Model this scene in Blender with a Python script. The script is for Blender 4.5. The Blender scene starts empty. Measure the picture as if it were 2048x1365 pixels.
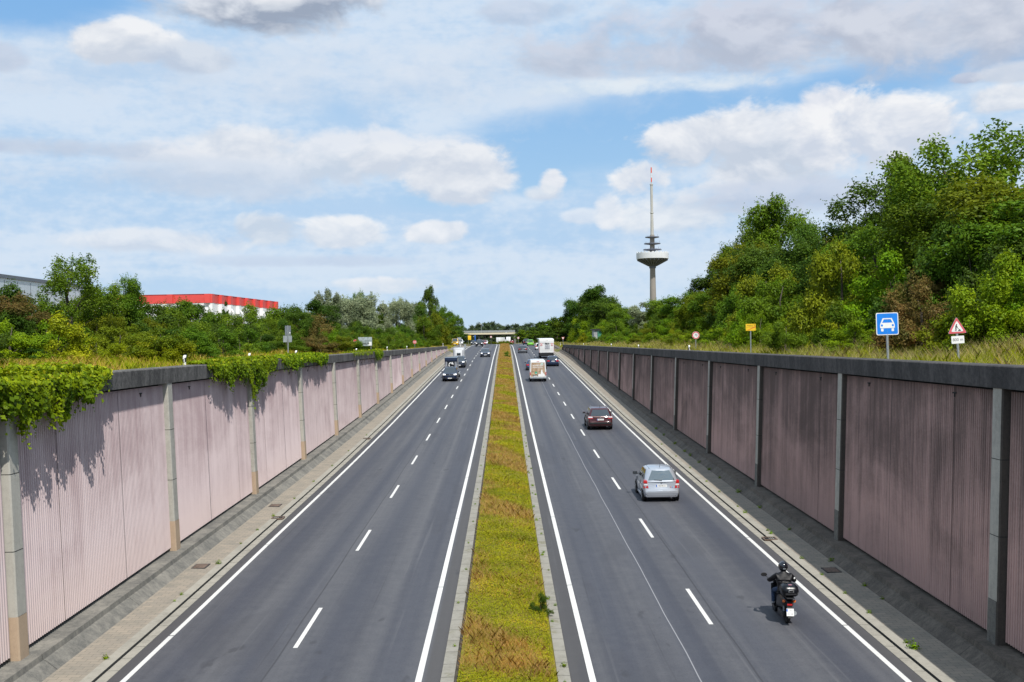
import bpy, bmesh, math, random
import numpy as np
from mathutils import Vector, Matrix, Euler

random.seed(7)
RNG = np.random.default_rng(11)
scene = bpy.context.scene
COL = scene.collection
PI = math.pi
CAM_Z = 8.45
F = 2180.0

# ------------------------------------------------------------------ helpers
def at(px, py, y):
    """point of the real place seen at a photograph pixel when it stands y metres away"""
    u = (px - 1010.0) - 0.014 * (py - 684.0)
    v = (py - 684.0) + 0.014 * (px - 1010.0)
    return Vector((u * y / F, y, CAM_Z - v * y / F))

def smoothstep(a, b, x):
    t = min(1.0, max(0.0, (x - a) / (b - a)))
    return t * t * (3 - 2 * t)

PROF = [(-60, 9.3), (0, 8.45), (30, 7.95), (42, 7.69), (54, 7.44), (66, 7.16), (78, 6.83), (90, 6.48), (102, 6.08),
        (114, 5.69), (126, 5.28), (138, 4.87), (168, 3.90), (197, 2.96), (222, 2.40), (246, 1.88), (271, 1.38),
        (300, 1.04), (350, 0.85), (480, 0.92), (650, 1.3), (1000, 1.9), (7000, 2.0)]
PY = [p[0] for p in PROF]; PD = [p[1] for p in PROF]
def _tang(i):
    if i == 0: return (PD[1] - PD[0]) / (PY[1] - PY[0])
    if i == len(PY) - 1: return 0.0
    return (PD[i + 1] - PD[i - 1]) / (PY[i + 1] - PY[i - 1])
def road_z(y):
    y = min(max(y, PY[0]), PY[-1] - 1e-3)
    i = 0
    while PY[i + 1] <= y: i += 1
    h = PY[i + 1] - PY[i]; t = (y - PY[i]) / h
    m0, m1 = _tang(i) * h, _tang(i + 1) * h
    d = (2*t**3 - 3*t**2 + 1) * PD[i] + (t**3 - 2*t**2 + t) * m0 + (-2*t**3 + 3*t**2) * PD[i + 1] + (t**3 - t**2) * m1
    return CAM_Z - d
def road_cx(y):
    return -0.00008 * max(0.0, y - 270.0) ** 2 if y < 900 else -31.8 - 0.1 * (y - 900)

GR = [(12.4, 7.18), (15, 7.3), (18, 7.8), (24, 8.5), (40, 8.8), (120, 8.0), (6000, 7.0)]
GL = [(12.4, 7.15), (12.75, 7.3), (13.3, 7.55), (15, 7.78), (18, 8.0), (26, 8.1), (40, 7.9), (120, 7.6), (6000, 7.0)]
def ground_z(x, y):
    t = GR if x > 0 else GL
    a = abs(x - road_cx(y)) if y > 270 else abs(x)
    zz = t[-1][1]
    if a <= t[0][0]: zz = t[0][1]
    else:
        for (x0, z0), (x1, z1) in zip(t[:-1], t[1:]):
            if x0 <= a <= x1:
                zz = z0 + (z1 - z0) * (a - x0) / (x1 - x0); break
    if x < 0 and a < 45:
        zz -= smoothstep(62, 110, y) * .42 * smoothstep(12.4, 14, a) * (1 - smoothstep(24, 40, a))
    k = smoothstep(228, 262, y)
    if k > 0:
        near = road_z(y) + 0.25
        w = smoothstep(12, 19, a)
        zz = zz * (1 - k) + k * (near * (1 - w) + max(zz, near) * w)
    return zz

class MB:
    def __init__(s): s.v = []; s.f = []; s.m = []
    def add(s, vs, fs, m=0):
        o = len(s.v); s.v += [tuple(p) for p in vs]
        s.f += [tuple(i + o for i in f) for f in fs]; s.m += [m] * len(fs)
        return s
    def box(s, c, d, m=0, rot=None):
        x, y, z = d[0] / 2, d[1] / 2, d[2] / 2
        vs = [Vector(p) for p in ((-x,-y,-z),(x,-y,-z),(x,y,-z),(-x,y,-z),(-x,-y,z),(x,-y,z),(x,y,z),(-x,y,z))]
        if rot is not None: vs = [rot @ p for p in vs]
        c = Vector(c)
        return s.add([p + c for p in vs], [(0,3,2,1),(4,5,6,7),(0,1,5,4),(1,2,6,5),(2,3,7,6),(3,0,4,7)], m)
    def hexa(s, pts, m=0):
        return s.add(pts, [(0,3,2,1),(4,5,6,7),(0,1,5,4),(1,2,6,5),(2,3,7,6),(3,0,4,7)], m)
    def tube(s, pts, rad, n=8, m=0, caps=True):
        pts = [Vector(p) for p in pts]
        if not isinstance(rad, (list, tuple)): rad = [rad] * len(pts)
        rings = []
        for i, p in enumerate(pts):
            d = (pts[min(i + 1, len(pts) - 1)] - pts[max(i - 1, 0)]).normalized()
            a = d.cross(Vector((0, 0, 1)) if abs(d.z) < .95 else Vector((1, 0, 0))).normalized(); b = d.cross(a)
            rings.append([p + (a * math.cos(2*PI*k/n) + b * math.sin(2*PI*k/n)) * rad[i] for k in range(n)])
        vs = [q for r in rings for q in r]; fs = []
        for i in range(len(pts) - 1):
            for k in range(n):
                fs.append((i*n+k, i*n+(k+1) % n, (i+1)*n+(k+1) % n, (i+1)*n+k))
        if caps: fs += [tuple(range(n))[::-1], tuple((len(pts)-1)*n + k for k in range(n))]
        return s.add(vs, fs, m)
    def lathe(s, prof, c=(0,0,0), n=32, axis='z', m=0, ms=None):
        vs = []; fs = []; c = Vector(c)
        for r, h in prof:
            for k in range(n):
                a = 2*PI*k/n; p = (r*math.cos(a), r*math.sin(a), h)
                if axis == 'x': p = (h, p[0], p[1])
                elif axis == 'y': p = (p[1], h, p[0])
                vs.append(c + Vector(p))
        o = len(s.v); s.v += [tuple(p) for p in vs]
        for i in range(len(prof) - 1):
            for k in range(n):
                s.f.append((o+i*n+k, o+i*n+(k+1) % n, o+(i+1)*n+(k+1) % n, o+(i+1)*n+k)); s.m.append(ms[i] if ms else m)
        s.f.append(tuple(o + k for k in range(n))[::-1]); s.m.append(ms[0] if ms else m)
        s.f.append(tuple(o + (len(prof)-1)*n + k for k in range(n))); s.m.append(ms[-1] if ms else m)
        return s
    def poly(s, pts2, y=0.0, m=0, thick=0.0):
        """flat polygon in the xz plane facing -y"""
        n = len(pts2)
        if thick:
            vs = [(a, y, b) for a, b in pts2] + [(a, y + thick, b) for a, b in pts2]
            fs = [tuple(range(n)), tuple(range(2*n-1, n-1, -1))] + [(i, i + n, (i+1) % n + n, (i+1) % n) for i in range(n)]
            return s.add(vs, fs, m)
        return s.add([(a, y, b) for a, b in pts2], [tuple(range(n))], m)
    def build(s, name, mats, parent=None, smooth=False, bevel=0, loc=None, angle=40):
        me = bpy.data.meshes.new(name); me.from_pydata(s.v, [], s.f)
        if not isinstance(mats, (list, tuple)): mats = [mats]
        for x in mats: me.materials.append(x)
        me.polygons.foreach_set('material_index', s.m)
        bm = bmesh.new(); bm.from_mesh(me)
        bmesh.ops.recalc_face_normals(bm, faces=bm.faces)
        if bevel:
            es = [e for e in bm.edges if len(e.link_faces) == 2 and e.calc_face_angle(0) > math.radians(35)]
            bmesh.ops.bevel(bm, geom=es, offset=bevel, segments=2, profile=.6, affect='EDGES', clamp_overlap=True)
        bm.to_mesh(me); bm.free()
        if smooth or bevel:
            me.polygons.foreach_set('use_smooth', [True] * len(me.polygons))
            try: me.set_sharp_from_angle(angle=math.radians(angle))
            except Exception: pass
        return link(name, me, parent, loc)

def link(name, data, parent=None, loc=None):
    o = bpy.data.objects.new(name, data); COL.objects.link(o)
    if parent is not None: o.parent = parent
    if loc is not None: o.location = loc
    return o
def tag(o, label=None, cat=None, group=None, kind=None):
    if label: o['label'] = label
    if cat: o['category'] = cat
    if group: o['group'] = group
    if kind: o['kind'] = kind
    return o
def thing(name, label, cat, loc=(0, 0, 0), rot=(0, 0, 0), group=None):
    o = bpy.data.objects.new(name, None); COL.objects.link(o)
    o.empty_display_size = .3
    o.location = loc; o.rotation_euler = rot
    return tag(o, label, cat, group)
def copy_tree(o, parent=None):
    c = o.copy(); COL.objects.link(c)
    if parent is not None: c.parent = parent
    for ch in list(o.children): copy_tree(ch, c)
    return c
def text_mesh(body, size, align='CENTER'):
    cu = bpy.data.curves.new('t', 'FONT'); cu.body = body; cu.size = size; cu.align_x = align; cu.align_y = 'CENTER'
    o = bpy.data.objects.new('t', cu); COL.objects.link(o)
    dg = bpy.context.evaluated_depsgraph_get(); me = bpy.data.meshes.new_from_object(o.evaluated_get(dg))
    vs = [v.co.copy() for v in me.vertices]; fs = [tuple(p.vertices) for p in me.polygons]
    bpy.data.objects.remove(o); bpy.data.curves.remove(cu); bpy.data.meshes.remove(me)
    return vs, fs
def add_text(mb, body, size, x, y, z, m=0, flip=1, bold=0.0, sx=1.0, sz=1.0):
    """writing on a face that looks towards -y (flip=1) or +y (flip=-1)"""
    vs, fs = text_mesh(body, size)
    mb.add([(x + flip * p.x * sx, y, z + p.y * sz) for p in vs], fs, m)
    if bold:
        mb.add([(x + flip * p.x * sx + bold, y - .0004 * flip, z + p.y * sz) for p in vs], fs, m)
        mb.add([(x + flip * p.x * sx, y - .0008 * flip, z + p.y * sz + bold) for p in vs], fs, m)

# ------------------------------------------------------------------ materials
class NT:
    def __init__(s, tree): s.t = tree; s.n = tree.nodes; s.l = tree.links
    def node(s, typ, **kw):
        n = s.n.new(typ)
        for k, v in kw.items(): setattr(n, k, v)
        return n
    def con(s, a, b): s.l.new(a, b)
    def val(s, sock, v):
        if hasattr(v, 'is_output') or isinstance(v, bpy.types.NodeSocket): s.l.new(v, sock)
        else: sock.default_value = v
    def math(s, op, a, b=None, c=None, clamp=False):
        n = s.node('ShaderNodeMath', operation=op, use_clamp=clamp)
        s.val(n.inputs[0], a)
        if b is not None: s.val(n.inputs[1], b)
        if c is not None: s.val(n.inputs[2], c)
        return n.outputs[0]
    def mix(s, f, a, b, mode='MIX'):
        n = s.node('ShaderNodeMix', data_type='RGBA', blend_type=mode)
        s.val(n.inputs[0], f)
        for k, v in ((6, a), (7, b)):
            if isinstance(v, (tuple, list)) and len(v) == 3: v = (*v, 1)
            s.val(n.inputs[k], v)
        return n.outputs[2]
    def rng(s, x, a, b, c=0.0, d=1.0, smooth=True):
        n = s.node('ShaderNodeMapRange', interpolation_type='SMOOTHSTEP' if smooth else 'LINEAR')
        s.val(n.inputs[0], x); s.val(n.inputs[1], a); s.val(n.inputs[2], b); s.val(n.inputs[3], c); s.val(n.inputs[4], d)
        return n.outputs[0]
    def coords(s, kind='Object', scale=(1, 1, 1)):
        tc = s.node('ShaderNodeTexCoord'); mp = s.node('ShaderNodeMapping')
        mp.inputs['Scale'].default_value = scale
        s.con(tc.outputs[kind], mp.inputs[0]); return mp.outputs[0]
    def noise(s, vec, scale=5, detail=4, rough=.55, dist=0.0):
        n = s.node('ShaderNodeTexNoise'); n.inputs['Scale'].default_value = scale; n.inputs['Detail'].default_value = detail
        n.inputs['Roughness'].default_value = rough; n.inputs['Distortion'].default_value = dist
        if vec is not None: s.con(vec, n.inputs['Vector'])
        return n.outputs[0]
    def sep(s, vec):
        n = s.node('ShaderNodeSeparateXYZ'); s.con(vec, n.inputs[0]); return n.outputs
    def bump(s, h, strength=.3, dist=.02):
        n = s.node('ShaderNodeBump'); n.inputs['Strength'].default_value = strength; n.inputs['Distance'].default_value = dist
        s.con(h, n.inputs['Height']); return n.outputs[0]

def new_mat(name):
    m = bpy.data.materials.new(name); m.use_nodes = True
    t = NT(m.node_tree); b = m.node_tree.nodes['Principled BSDF']
    return m, t, b
def simple(name, col, rough=.6, metal=0.0, var=.12, scale=3.0, coat=0.0, spec=.5, bump=0.0):
    m, t, b = new_mat(name)
    n = t.noise(t.coords(), scale, 4)
    f = t.rng(n, .3, .7, 1 - var, 1 + var)
    c = t.mix(1.0, (*col, 1), (1, 1, 1, 1), 'MULTIPLY')
    hs = t.node('ShaderNodeHueSaturation'); t.con(c, hs.inputs['Color']); t.con(f, hs.inputs['Value'])
    t.con(hs.outputs[0], b.inputs['Base Color'])
    b.inputs['Roughness'].default_value = rough; b.inputs['Metallic'].default_value = metal
    b.inputs['Coat Weight'].default_value = coat; b.inputs['Coat Roughness'].default_value = .06
    b.inputs['Specular IOR Level'].default_value = spec
    if bump: t.con(t.bump(t.noise(t.coords(), scale * 8, 5), bump), b.inputs['Normal'])
    return m

M = {}
def asphalt_mat(name, sgn):
    m, t, b = new_mat(name)
    o = t.coords(); x, y, z = t.sep(o)
    big = t.noise(t.coords(scale=(.5, .03, .2)), 1.0, 5, .6)
    band = t.noise(t.coords(scale=(1.3, .004, 0)), 1.0, 3, .6)
    fine = t.noise(o, 55, 3, .7)
    mid = t.noise(o, 2.2, 5, .6)
    v = t.math('ADD', t.math('MULTIPLY', big, .35), t.math('MULTIPLY', band, .75))
    v = t.math('ADD', v, t.math('MULTIPLY', mid, .25))
    c = t.mix(t.rng(v, .45, .9), (.056, .058, .071), (.112, .112, .120))
    # wheel tracks of the two lanes
    for cx in (2.9, 4.7, 6.5, 8.3):
        d = t.math('ABSOLUTE', t.math('SUBTRACT', t.math('ABSOLUTE', x), cx))
        k = t.rng(d, 0.0, .75, .52, 0.0)
        c = t.mix(k, c, (.045, .050, .070))
    gr2 = t.noise(o, 17, 4, .75)
    sp = t.rng(t.math('ADD', t.math('MULTIPLY', fine, .5), t.math('MULTIPLY', gr2, .5)), .30, .72, .58, 1.42, False)
    c = t.mix(1.0, c, t.mix(sp, (.0, .0, .0), (1, 1, 1)), 'MULTIPLY')
    hs = t.node('ShaderNodeHueSaturation'); t.con(c, hs.inputs['Color']); hs.inputs['Value'].default_value = .97; hs.inputs['Saturation'].default_value = .98
    ax = t.math('ABSOLUTE', x)
    edge = t.math('MAXIMUM', t.rng(ax, 1.95, 2.1, .7, 0), t.rng(ax, 9.3, 9.42, 0, .6))
    # pale joint in the right hand carriageway and the dark lane seam
    wob = t.math('MULTIPLY', t.math('SUBTRACT', t.noise(t.coords(scale=(0, .15, 0)), 1, 2), .5), .10)
    xs = t.math('ADD', x, wob)
    c = t.mix(edge, hs.outputs[0], (.062, .057, .054))
    if sgn > 0:
        k = t.rng(t.math('ABSOLUTE', t.math('SUBTRACT', xs, 4.5)), .006, .022, .55, 0)
        c = t.mix(k, c, (.42, .42, .43))
    k = t.rng(t.math('ABSOLUTE', t.math('SUBTRACT', t.math('ABSOLUTE', xs), 5.92)), .01, .035, .6, 0)
    c = t.mix(k, c, (.028, .028, .032))
    # patches and oil spots
    pat = t.noise(t.coords(scale=(.6, .12, 1)), 1.0, 2, .4)
    c = t.mix(t.rng(pat, .62, .66, 0, .28), c, (.05, .05, .058))
    spot = t.noise(t.coords(scale=(1.3, .5, 1)), 1.0, 3, .5)
    c = t.mix(t.rng(spot, .68, .74, 0, .5), c, (.035, .035, .04))
    skid = t.noise(t.coords(scale=(9, .08, 1)), 1.0, 2, .5)
    c = t.mix(t.rng(skid, .66, .78, 0, .4), c, (.034, .034, .04))
    pale = t.noise(t.coords(scale=(4, .06, 1)), 1.0, 3, .5)
    c = t.mix(t.rng(pale, .62, .78, 0, .35), c, (.15, .15, .155))
    t.con(c, b.inputs['Base Color'])
    b.inputs['Roughness'].default_value = .72; b.inputs['Specular IOR Level'].default_value = .35
    t.con(t.bump(fine, .35, .01), b.inputs['Normal'])
    return m

def panel_mat(name, light, dark, lo, hi, zdark, warm):
    """pink ribbed cladding with rain streaks; dirt gathers below the coping"""
    m, t, b = new_mat(name)
    o = t.coords(); x, y, z = t.sep(o)
    st = t.noise(t.coords(scale=(.0, 1.6, .06)), 1.0, 6, .7)
    st2 = t.noise(t.coords(scale=(.0, 6.0, .22)), 1.0, 4, .65)
    bl = t.noise(t.coords(scale=(.0, .22, .33)), 1.0, 5, .62, .6)
    fine = t.noise(o, 14, 4, .7)
    s = t.math('ADD', t.math('MULTIPLY', st, .42), t.math('MULTIPLY', st2, .2))
    s = t.math('ADD', s, t.math('MULTIPLY', bl, .42))
    s = t.math('ADD', s, t.math('MULTIPLY', fine, .12))
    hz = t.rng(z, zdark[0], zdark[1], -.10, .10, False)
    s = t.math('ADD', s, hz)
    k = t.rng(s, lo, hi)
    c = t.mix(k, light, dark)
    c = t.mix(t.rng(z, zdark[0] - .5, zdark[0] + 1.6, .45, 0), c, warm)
    oi = t.node('ShaderNodeObjectInfo'); hv = t.node('ShaderNodeHueSaturation'); t.con(c, hv.inputs['Color']); t.con(t.rng(oi.outputs['Random'], 0, 1, .88, 1.1, False), hv.inputs['Value']); c = hv.outputs[0]
    # black drip marks
    dr = t.noise(t.coords(scale=(.0, 9.0, .5)), 1.0, 3, .6)
    c = t.mix(t.math('MULTIPLY', t.rng(dr, .68, .8), t.rng(bl, .5, .62, 0, .3)), c, (.05, .04, .045))
    t.con(c, b.inputs['Base Color'])
    b.inputs['Roughness'].default_value = .65; b.inputs['Specular IOR Level'].default_value = .25
    return m

def concrete_mat(name, col, dark, rough=.85, streak=True, cover=.5, moss=None):
    m, t, b = new_mat(name)
    o = t.coords(); 
    a = t.noise(t.coords(scale=(1.2, 1.2, .25)) if streak else o, 1.0, 6, .68)
    bb = t.noise(o, 7, 5, .7); g = t.noise(o, 45, 3, .7)
    v = t.math('ADD', t.math('MULTIPLY', a, .6), t.math('MULTIPLY', bb, .4))
    c = t.mix(t.rng(v, cover - .16, cover + .16), col, dark)
    c = t.mix(t.rng(g, .35, .75, 0, .35), c, tuple(min(1, q * 1.35) for q in col))
    if moss:
        c = t.mix(t.rng(t.noise(o, 1.1, 5, .7), .56, .7, 0, .7), c, moss)
    t.con(c, b.inputs['Base Color']); b.inputs['Roughness'].default_value = rough
    b.inputs['Specular IOR Level'].default_value = .25
    t.con(t.bump(g, .3, .01), b.inputs['Normal'])
    return m

def paver_mat(name):
    m, t, b = new_mat(name)
    o = t.coords()
    br = t.node('ShaderNodeTexBrick'); br.offset = .5
    br.inputs['Scale'].default_value = 1.0; br.inputs['Brick Width'].default_value = .32; br.inputs['Row Height'].default_value = .2
    br.inputs['Mortar Size'].default_value = .006; br.inputs['Mortar Smooth'].default_value = .3
    br.inputs['Color1'].default_value = (.30, .255, .20, 1); br.inputs['Color2'].default_value = (.245, .215, .175, 1)
    br.inputs['Mortar'].default_value = (.10, .09, .07, 1)
    t.con(o, br.inputs['Vector'])
    n = t.noise(o, 1.3, 5, .65)
    c = t.mix(t.rng(n, .42, .72, 0, .5), br.outputs[0], (.15, .145, .12))
    t.con(c, b.inputs['Base Color']); b.inputs['Roughness'].default_value = .9
    return m

def line_mat(name):
    m, t, b = new_mat(name)
    o = t.coords()
    n = t.noise(o, 6, 5, .7)
    c = t.mix(t.rng(n, .52, .80, 0, .55), (.64, .63, .60), (.28, .28, .28))
    n2 = t.noise(t.coords(scale=(3, .15, 1)), 1, 3)
    c = t.mix(t.rng(n2, .4, .8, 0, .45), c, (.42, .42, .42))
    c = t.mix(t.rng(t.noise(o, 28, 4, .8), .58, .7, 0, .6), c, (.20, .20, .21))
    t.con(c, b.inputs['Base Color']); b.inputs['Roughness'].default_value = .7
    return m

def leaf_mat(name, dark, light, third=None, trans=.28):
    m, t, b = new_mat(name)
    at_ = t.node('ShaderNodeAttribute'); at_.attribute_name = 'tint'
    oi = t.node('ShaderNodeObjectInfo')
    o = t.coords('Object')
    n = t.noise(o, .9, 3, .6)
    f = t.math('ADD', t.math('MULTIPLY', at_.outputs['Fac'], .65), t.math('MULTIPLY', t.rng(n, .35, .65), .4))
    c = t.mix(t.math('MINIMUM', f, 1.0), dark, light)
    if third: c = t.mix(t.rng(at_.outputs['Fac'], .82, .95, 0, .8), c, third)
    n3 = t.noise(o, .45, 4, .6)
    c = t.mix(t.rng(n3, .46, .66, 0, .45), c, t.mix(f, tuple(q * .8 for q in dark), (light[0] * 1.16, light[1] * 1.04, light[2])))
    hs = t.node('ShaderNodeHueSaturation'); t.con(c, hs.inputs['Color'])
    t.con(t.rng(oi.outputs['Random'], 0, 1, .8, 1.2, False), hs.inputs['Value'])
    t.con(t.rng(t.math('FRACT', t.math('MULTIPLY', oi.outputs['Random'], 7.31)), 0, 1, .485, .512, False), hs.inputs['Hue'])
    t.con(hs.outputs[0], b.inputs['Base Color'])
    b.inputs['Roughness'].default_value = .5; b.inputs['Specular IOR Level'].default_value = .12
    tr = t.node('ShaderNodeBsdfTranslucent'); 
    hs2 = t.node('ShaderNodeHueSaturation'); t.con(hs.outputs[0], hs2.inputs['Color']); hs2.inputs['Value'].default_value = 1.5; hs2.inputs['Hue'].default_value = .485
    t.con(hs2.outputs[0], tr.inputs['Color'])
    mx = t.node('ShaderNodeMixShader'); mx.inputs[0].default_value = trans
    t.con(b.outputs[0], mx.inputs[1]); t.con(tr.outputs[0], mx.inputs[2])
    out = m.node_tree.nodes['Material Output']; t.con(mx.outputs[0], out.inputs['Surface'])
    return m

def ground_mat(name, stops):
    m, t, b = new_mat(name)
    o = t.coords()
    n = t.noise(o, .35, 6, .65); n2 = t.noise(o, 4, 5, .7)
    v = t.math('ADD', t.math('MULTIPLY', n, .6), t.math('MULTIPLY', n2, .4))
    cr = t.node('ShaderNodeValToRGB'); t.con(t.rng(v, .32, .68), cr.inputs[0])
    e = cr.color_ramp.elements
    e[0].color = (*stops[0], 1); e[1].color = (*stops[-1], 1)
    for i, c in enumerate(stops[1:-1]):
        q = e.new((i + 1) / (len(stops) - 1)); q.color = (*c, 1)
    t.con(cr.outputs[0], b.inputs['Base Color']); b.inputs['Roughness'].default_value = .95
    b.inputs['Specular IOR Level'].default_value = .1
    t.con(t.bump(n2, .6, .1), b.inputs['Normal'])
    return m

def paint(name, col, metal=.35, rough=.32):
    return simple(name, col, rough, metal, .03, 1.5, coat=.6)
def glass_mat(name, col=(.012, .016, .018)):
    m, t, b = new_mat(name)
    n = t.noise(t.coords(), 2.0, 2)
    c = t.mix(n, col, tuple(q * 1.8 for q in col)); t.con(c, b.inputs['Base Color'])
    b.inputs['Roughness'].default_value = .03; b.inputs['Specular IOR Level'].default_value = .5; b.inputs['IOR'].default_value = 2.1
    b.inputs['Coat Weight'].default_value = .7; b.inputs['Coat Roughness'].default_value = .02
    return m

M['asphalt_l'] = asphalt_mat('asphalt_left', -1)
M['asphalt_r'] = asphalt_mat('asphalt_right', 1)
M['line'] = line_mat('road_marking_paint')
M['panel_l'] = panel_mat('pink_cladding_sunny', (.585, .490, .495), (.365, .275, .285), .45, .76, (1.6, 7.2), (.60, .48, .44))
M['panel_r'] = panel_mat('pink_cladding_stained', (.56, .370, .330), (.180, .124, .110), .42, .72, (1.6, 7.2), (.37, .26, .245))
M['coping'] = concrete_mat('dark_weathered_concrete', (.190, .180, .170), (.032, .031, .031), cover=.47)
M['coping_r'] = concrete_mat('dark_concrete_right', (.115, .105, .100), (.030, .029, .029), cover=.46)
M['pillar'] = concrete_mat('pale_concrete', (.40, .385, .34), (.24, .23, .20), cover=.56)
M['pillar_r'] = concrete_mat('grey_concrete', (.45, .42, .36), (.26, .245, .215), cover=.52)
M['pillar_dark'] = concrete_mat('shaded_dirty_concrete', (.10, .085, .072), (.06, .052, .046), cover=.5)  # pillar sides: recess shade, together with dirt, is put into this dark tone
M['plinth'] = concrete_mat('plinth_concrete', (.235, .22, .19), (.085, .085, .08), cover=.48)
M['plinth_r'] = concrete_mat('plinth_concrete_dark', (.17, .145, .118), (.062, .054, .046), cover=.48)  # shaded side: warm bounce from wall and road is put into this colour
M['tan'] = concrete_mat('tan_painted_concrete', (.40, .30, .21), (.28, .21, .15), cover=.6)
M['kerb'] = concrete_mat('kerb_stone', (.315, .295, .25), (.20, .188, .16), streak=False, cover=.55)
M['mkerb'] = concrete_mat('median_kerb_stone', (.27, .255, .22), (.17, .16, .13), streak=False, cover=.55, moss=(.14, .13, .06))
M['joint'] = simple('dark_joint', (.03, .03, .028), .95)
M['paver'] = paver_mat('walkway_pavers')
M['ground'] = ground_mat('dry_meadow_ground', [(.045, .06, .018), (.10, .11, .03), (.20, .16, .07), (.27, .21, .11)])
M['median'] = ground_mat('median_soil_and_turf', [(.10, .105, .012), (.17, .155, .022), (.26, .19, .045)])
M['steel'] = simple('galvanised_steel', (.42, .44, .45), .45, .7, .15, 6)
M['steel_dull'] = simple('dull_sign_back', (.33, .36, .38), .5, .3, .12, 4)
M['white'] = simple('white_paint', (.78, .78, .77), .45, 0, .05)
M['black'] = simple('black_plastic', (.014, .014, .015), .5, 0, .2, 8)
M['rubber'] = simple('tyre_rubber', (.012, .012, .013), .85, 0, .2, 10)
M['glass'] = glass_mat('dark_car_glass')
M['chrome'] = simple('bright_metal', (.7, .7, .72), .2, 1.0, .05)
M['alloy'] = simple('wheel_alloy', (.45, .46, .47), .3, .9, .08)
M['red_lamp'] = simple('red_lamp_plastic', (.48, .012, .012), .15, 0, .1, 5, coat=.8)
M['clear_lamp'] = simple('clear_lamp_plastic', (.75, .76, .78), .12, .2, .05, 5, coat=.8)
M['lit_lamp'] = simple('lit_headlamp', (.85, .86, .88), .15, 0, .02)
_b = M['lit_lamp'].node_tree.nodes['Principled BSDF']; _b.inputs['Emission Color'].default_value = (1, .97, .92, 1); _b.inputs['Emission Strength'].default_value = .9
M['orange_lamp'] = simple('orange_lamp_plastic', (.75, .16, .02), .2, 0, .1, 5, coat=.8)
M['plate_w'] = simple('number_plate_white', (.80, .80, .78), .4, 0, .03)
M['plate_b'] = simple('number_plate_blue', (.02, .12, .52), .4, 0, .03)
M['sign_blue'] = simple('sign_blue', (.01, .20, .72), .35, 0, .06, 3)
M['sign_red'] = simple('sign_red', (.60, .045, .05), .4, 0, .06, 3)
M['sign_yellow'] = simple('sign_yellow', (.80, .50, .02), .4, 0, .06, 3)
M['dark_metal'] = simple('dark_metal', (.05, .05, .055), .5, .5)
M['rust'] = simple('rusty_iron', (.15, .105, .08), .8, .3, .3, 9)

# leaves
M['lf_dark'] = leaf_mat('leaf_dark_green', (0.024, 0.063, 0.007), (.090, .158, .014))
M['lf_mid'] = leaf_mat('leaf_mid_green', (0.039, 0.099, 0.006), (.155, .245, .013))
M['lf_olive'] = leaf_mat('leaf_olive', (0.068, 0.111, 0.005), (.215, .255, .012))
M['lf_bright'] = leaf_mat('leaf_bright_green', (0.063, 0.158, 0.005), (.255, .375, .010))
M['lf_silver'] = leaf_mat('leaf_silver_willow', (.100, .130, .062), (.330, .380, .225))
M['lf_rust'] = leaf_mat('leaf_rusty', (.040, .070, .008), (.230, .150, .045))
M['lf_yellow'] = leaf_mat('leaf_yellow_green', (.065, .110, .003), (.390, .430, .012), (.44, .36, .02))
M['lf_ivy'] = leaf_mat('leaf_ivy', (.030, .085, .002), (.270, .385, .010), (.44, .44, .02), .34)
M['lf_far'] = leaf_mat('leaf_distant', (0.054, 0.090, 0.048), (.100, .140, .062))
M['grass'] = leaf_mat('grass_median', (.240, .190, .015), (.600, .420, .090), (.72, .50, .22), .35)
M['grass_g'] = leaf_mat('grass_green', (.110, .165, .003), (.370, .390, .010), (.44, .38, .04), .35)
M['grass_dry'] = leaf_mat('grass_dry', (.22, .20, .05), (.62, .50, .22), (.72, .58, .33), .35)
M['median_leaf'] = leaf_mat('median_herb', (.120, .165, .003), (.390, .400, .010), (.52, .36, .04), .3)
M['bark'] = simple('bark', (.075, .06, .045), .9, 0, .3, 6, bump=.5)
# ------------------------------------------------------------------ the setting
def stations(y0, y1):
    ys = []; y = y0
    while y < y1:
        ys.append(y)
        y += 2.0 if y < 330 else (10.0 if y < 900 else 60.0)
    ys.append(y1); return ys
def strip(mb, ys, sect, m=0, curve=True, ms=None):
    """loft a cross-section [(x, height above the road)] along the road"""
    k = len(sect); vs = []; fs = []
    for y in ys:
        c = road_cx(y) if curve else 0; z = road_z(y)
        vs += [(x + c, y, z + dz) for x, dz in sect]
    o = len(mb.v); mb.v += vs
    for i in range(len(ys) - 1):
        for j in range(k - 1):
            mb.f.append((o+i*k+j, o+i*k+j+1, o+(i+1)*k+j+1, o+(i+1)*k+j)); mb.m.append(ms[j] if ms else m)
YS = stations(-30, 1500)

# ground: one sheet to the horizon, cut down under the road
xs_out = [12.42, 13.5, 15, 18, 21, 24, 30, 40, 70, 120, 400, 1500, 6000]
gy = [-300, -60] + stations(-30, 330)[::2] + list(range(340, 900, 20)) + [900, 1100, 1500, 2200, 3500, 6500]
mb = MB(); prev = None
for y in gy:
    row = []
    cx = road_cx(y)
    for x in reversed(xs_out): row.append((-x + cx, y, ground_z(-x + cx, y) + .06 * math.sin(y * .31 + x)))
    row += [(-12.38 + cx, y, road_z(y) - .12 if y < 228.5 else ground_z(-12.42 + cx, y) - .02)]
    row += [(-10.2 + cx, y, road_z(y) - .1), (0 + cx, y, road_z(y) - .1), (10.2 + cx, y, road_z(y) - .1)]
    row += [(12.38 + cx, y, road_z(y) - .12 if y < 228.5 else ground_z(12.42 + cx, y) - .02)]
    for x in xs_out: row.append((x + cx, y, ground_z(x + cx, y) + .06 * math.sin(y * .27 + x * 1.3)))
    n = len(row); o = len(mb.v); mb.v += row
    if prev is not None:
        for j in range(n - 1):
            mb.f.append((prev + j, prev + j + 1, o + j + 1, o + j)); mb.m.append(0)
    prev = o
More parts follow.
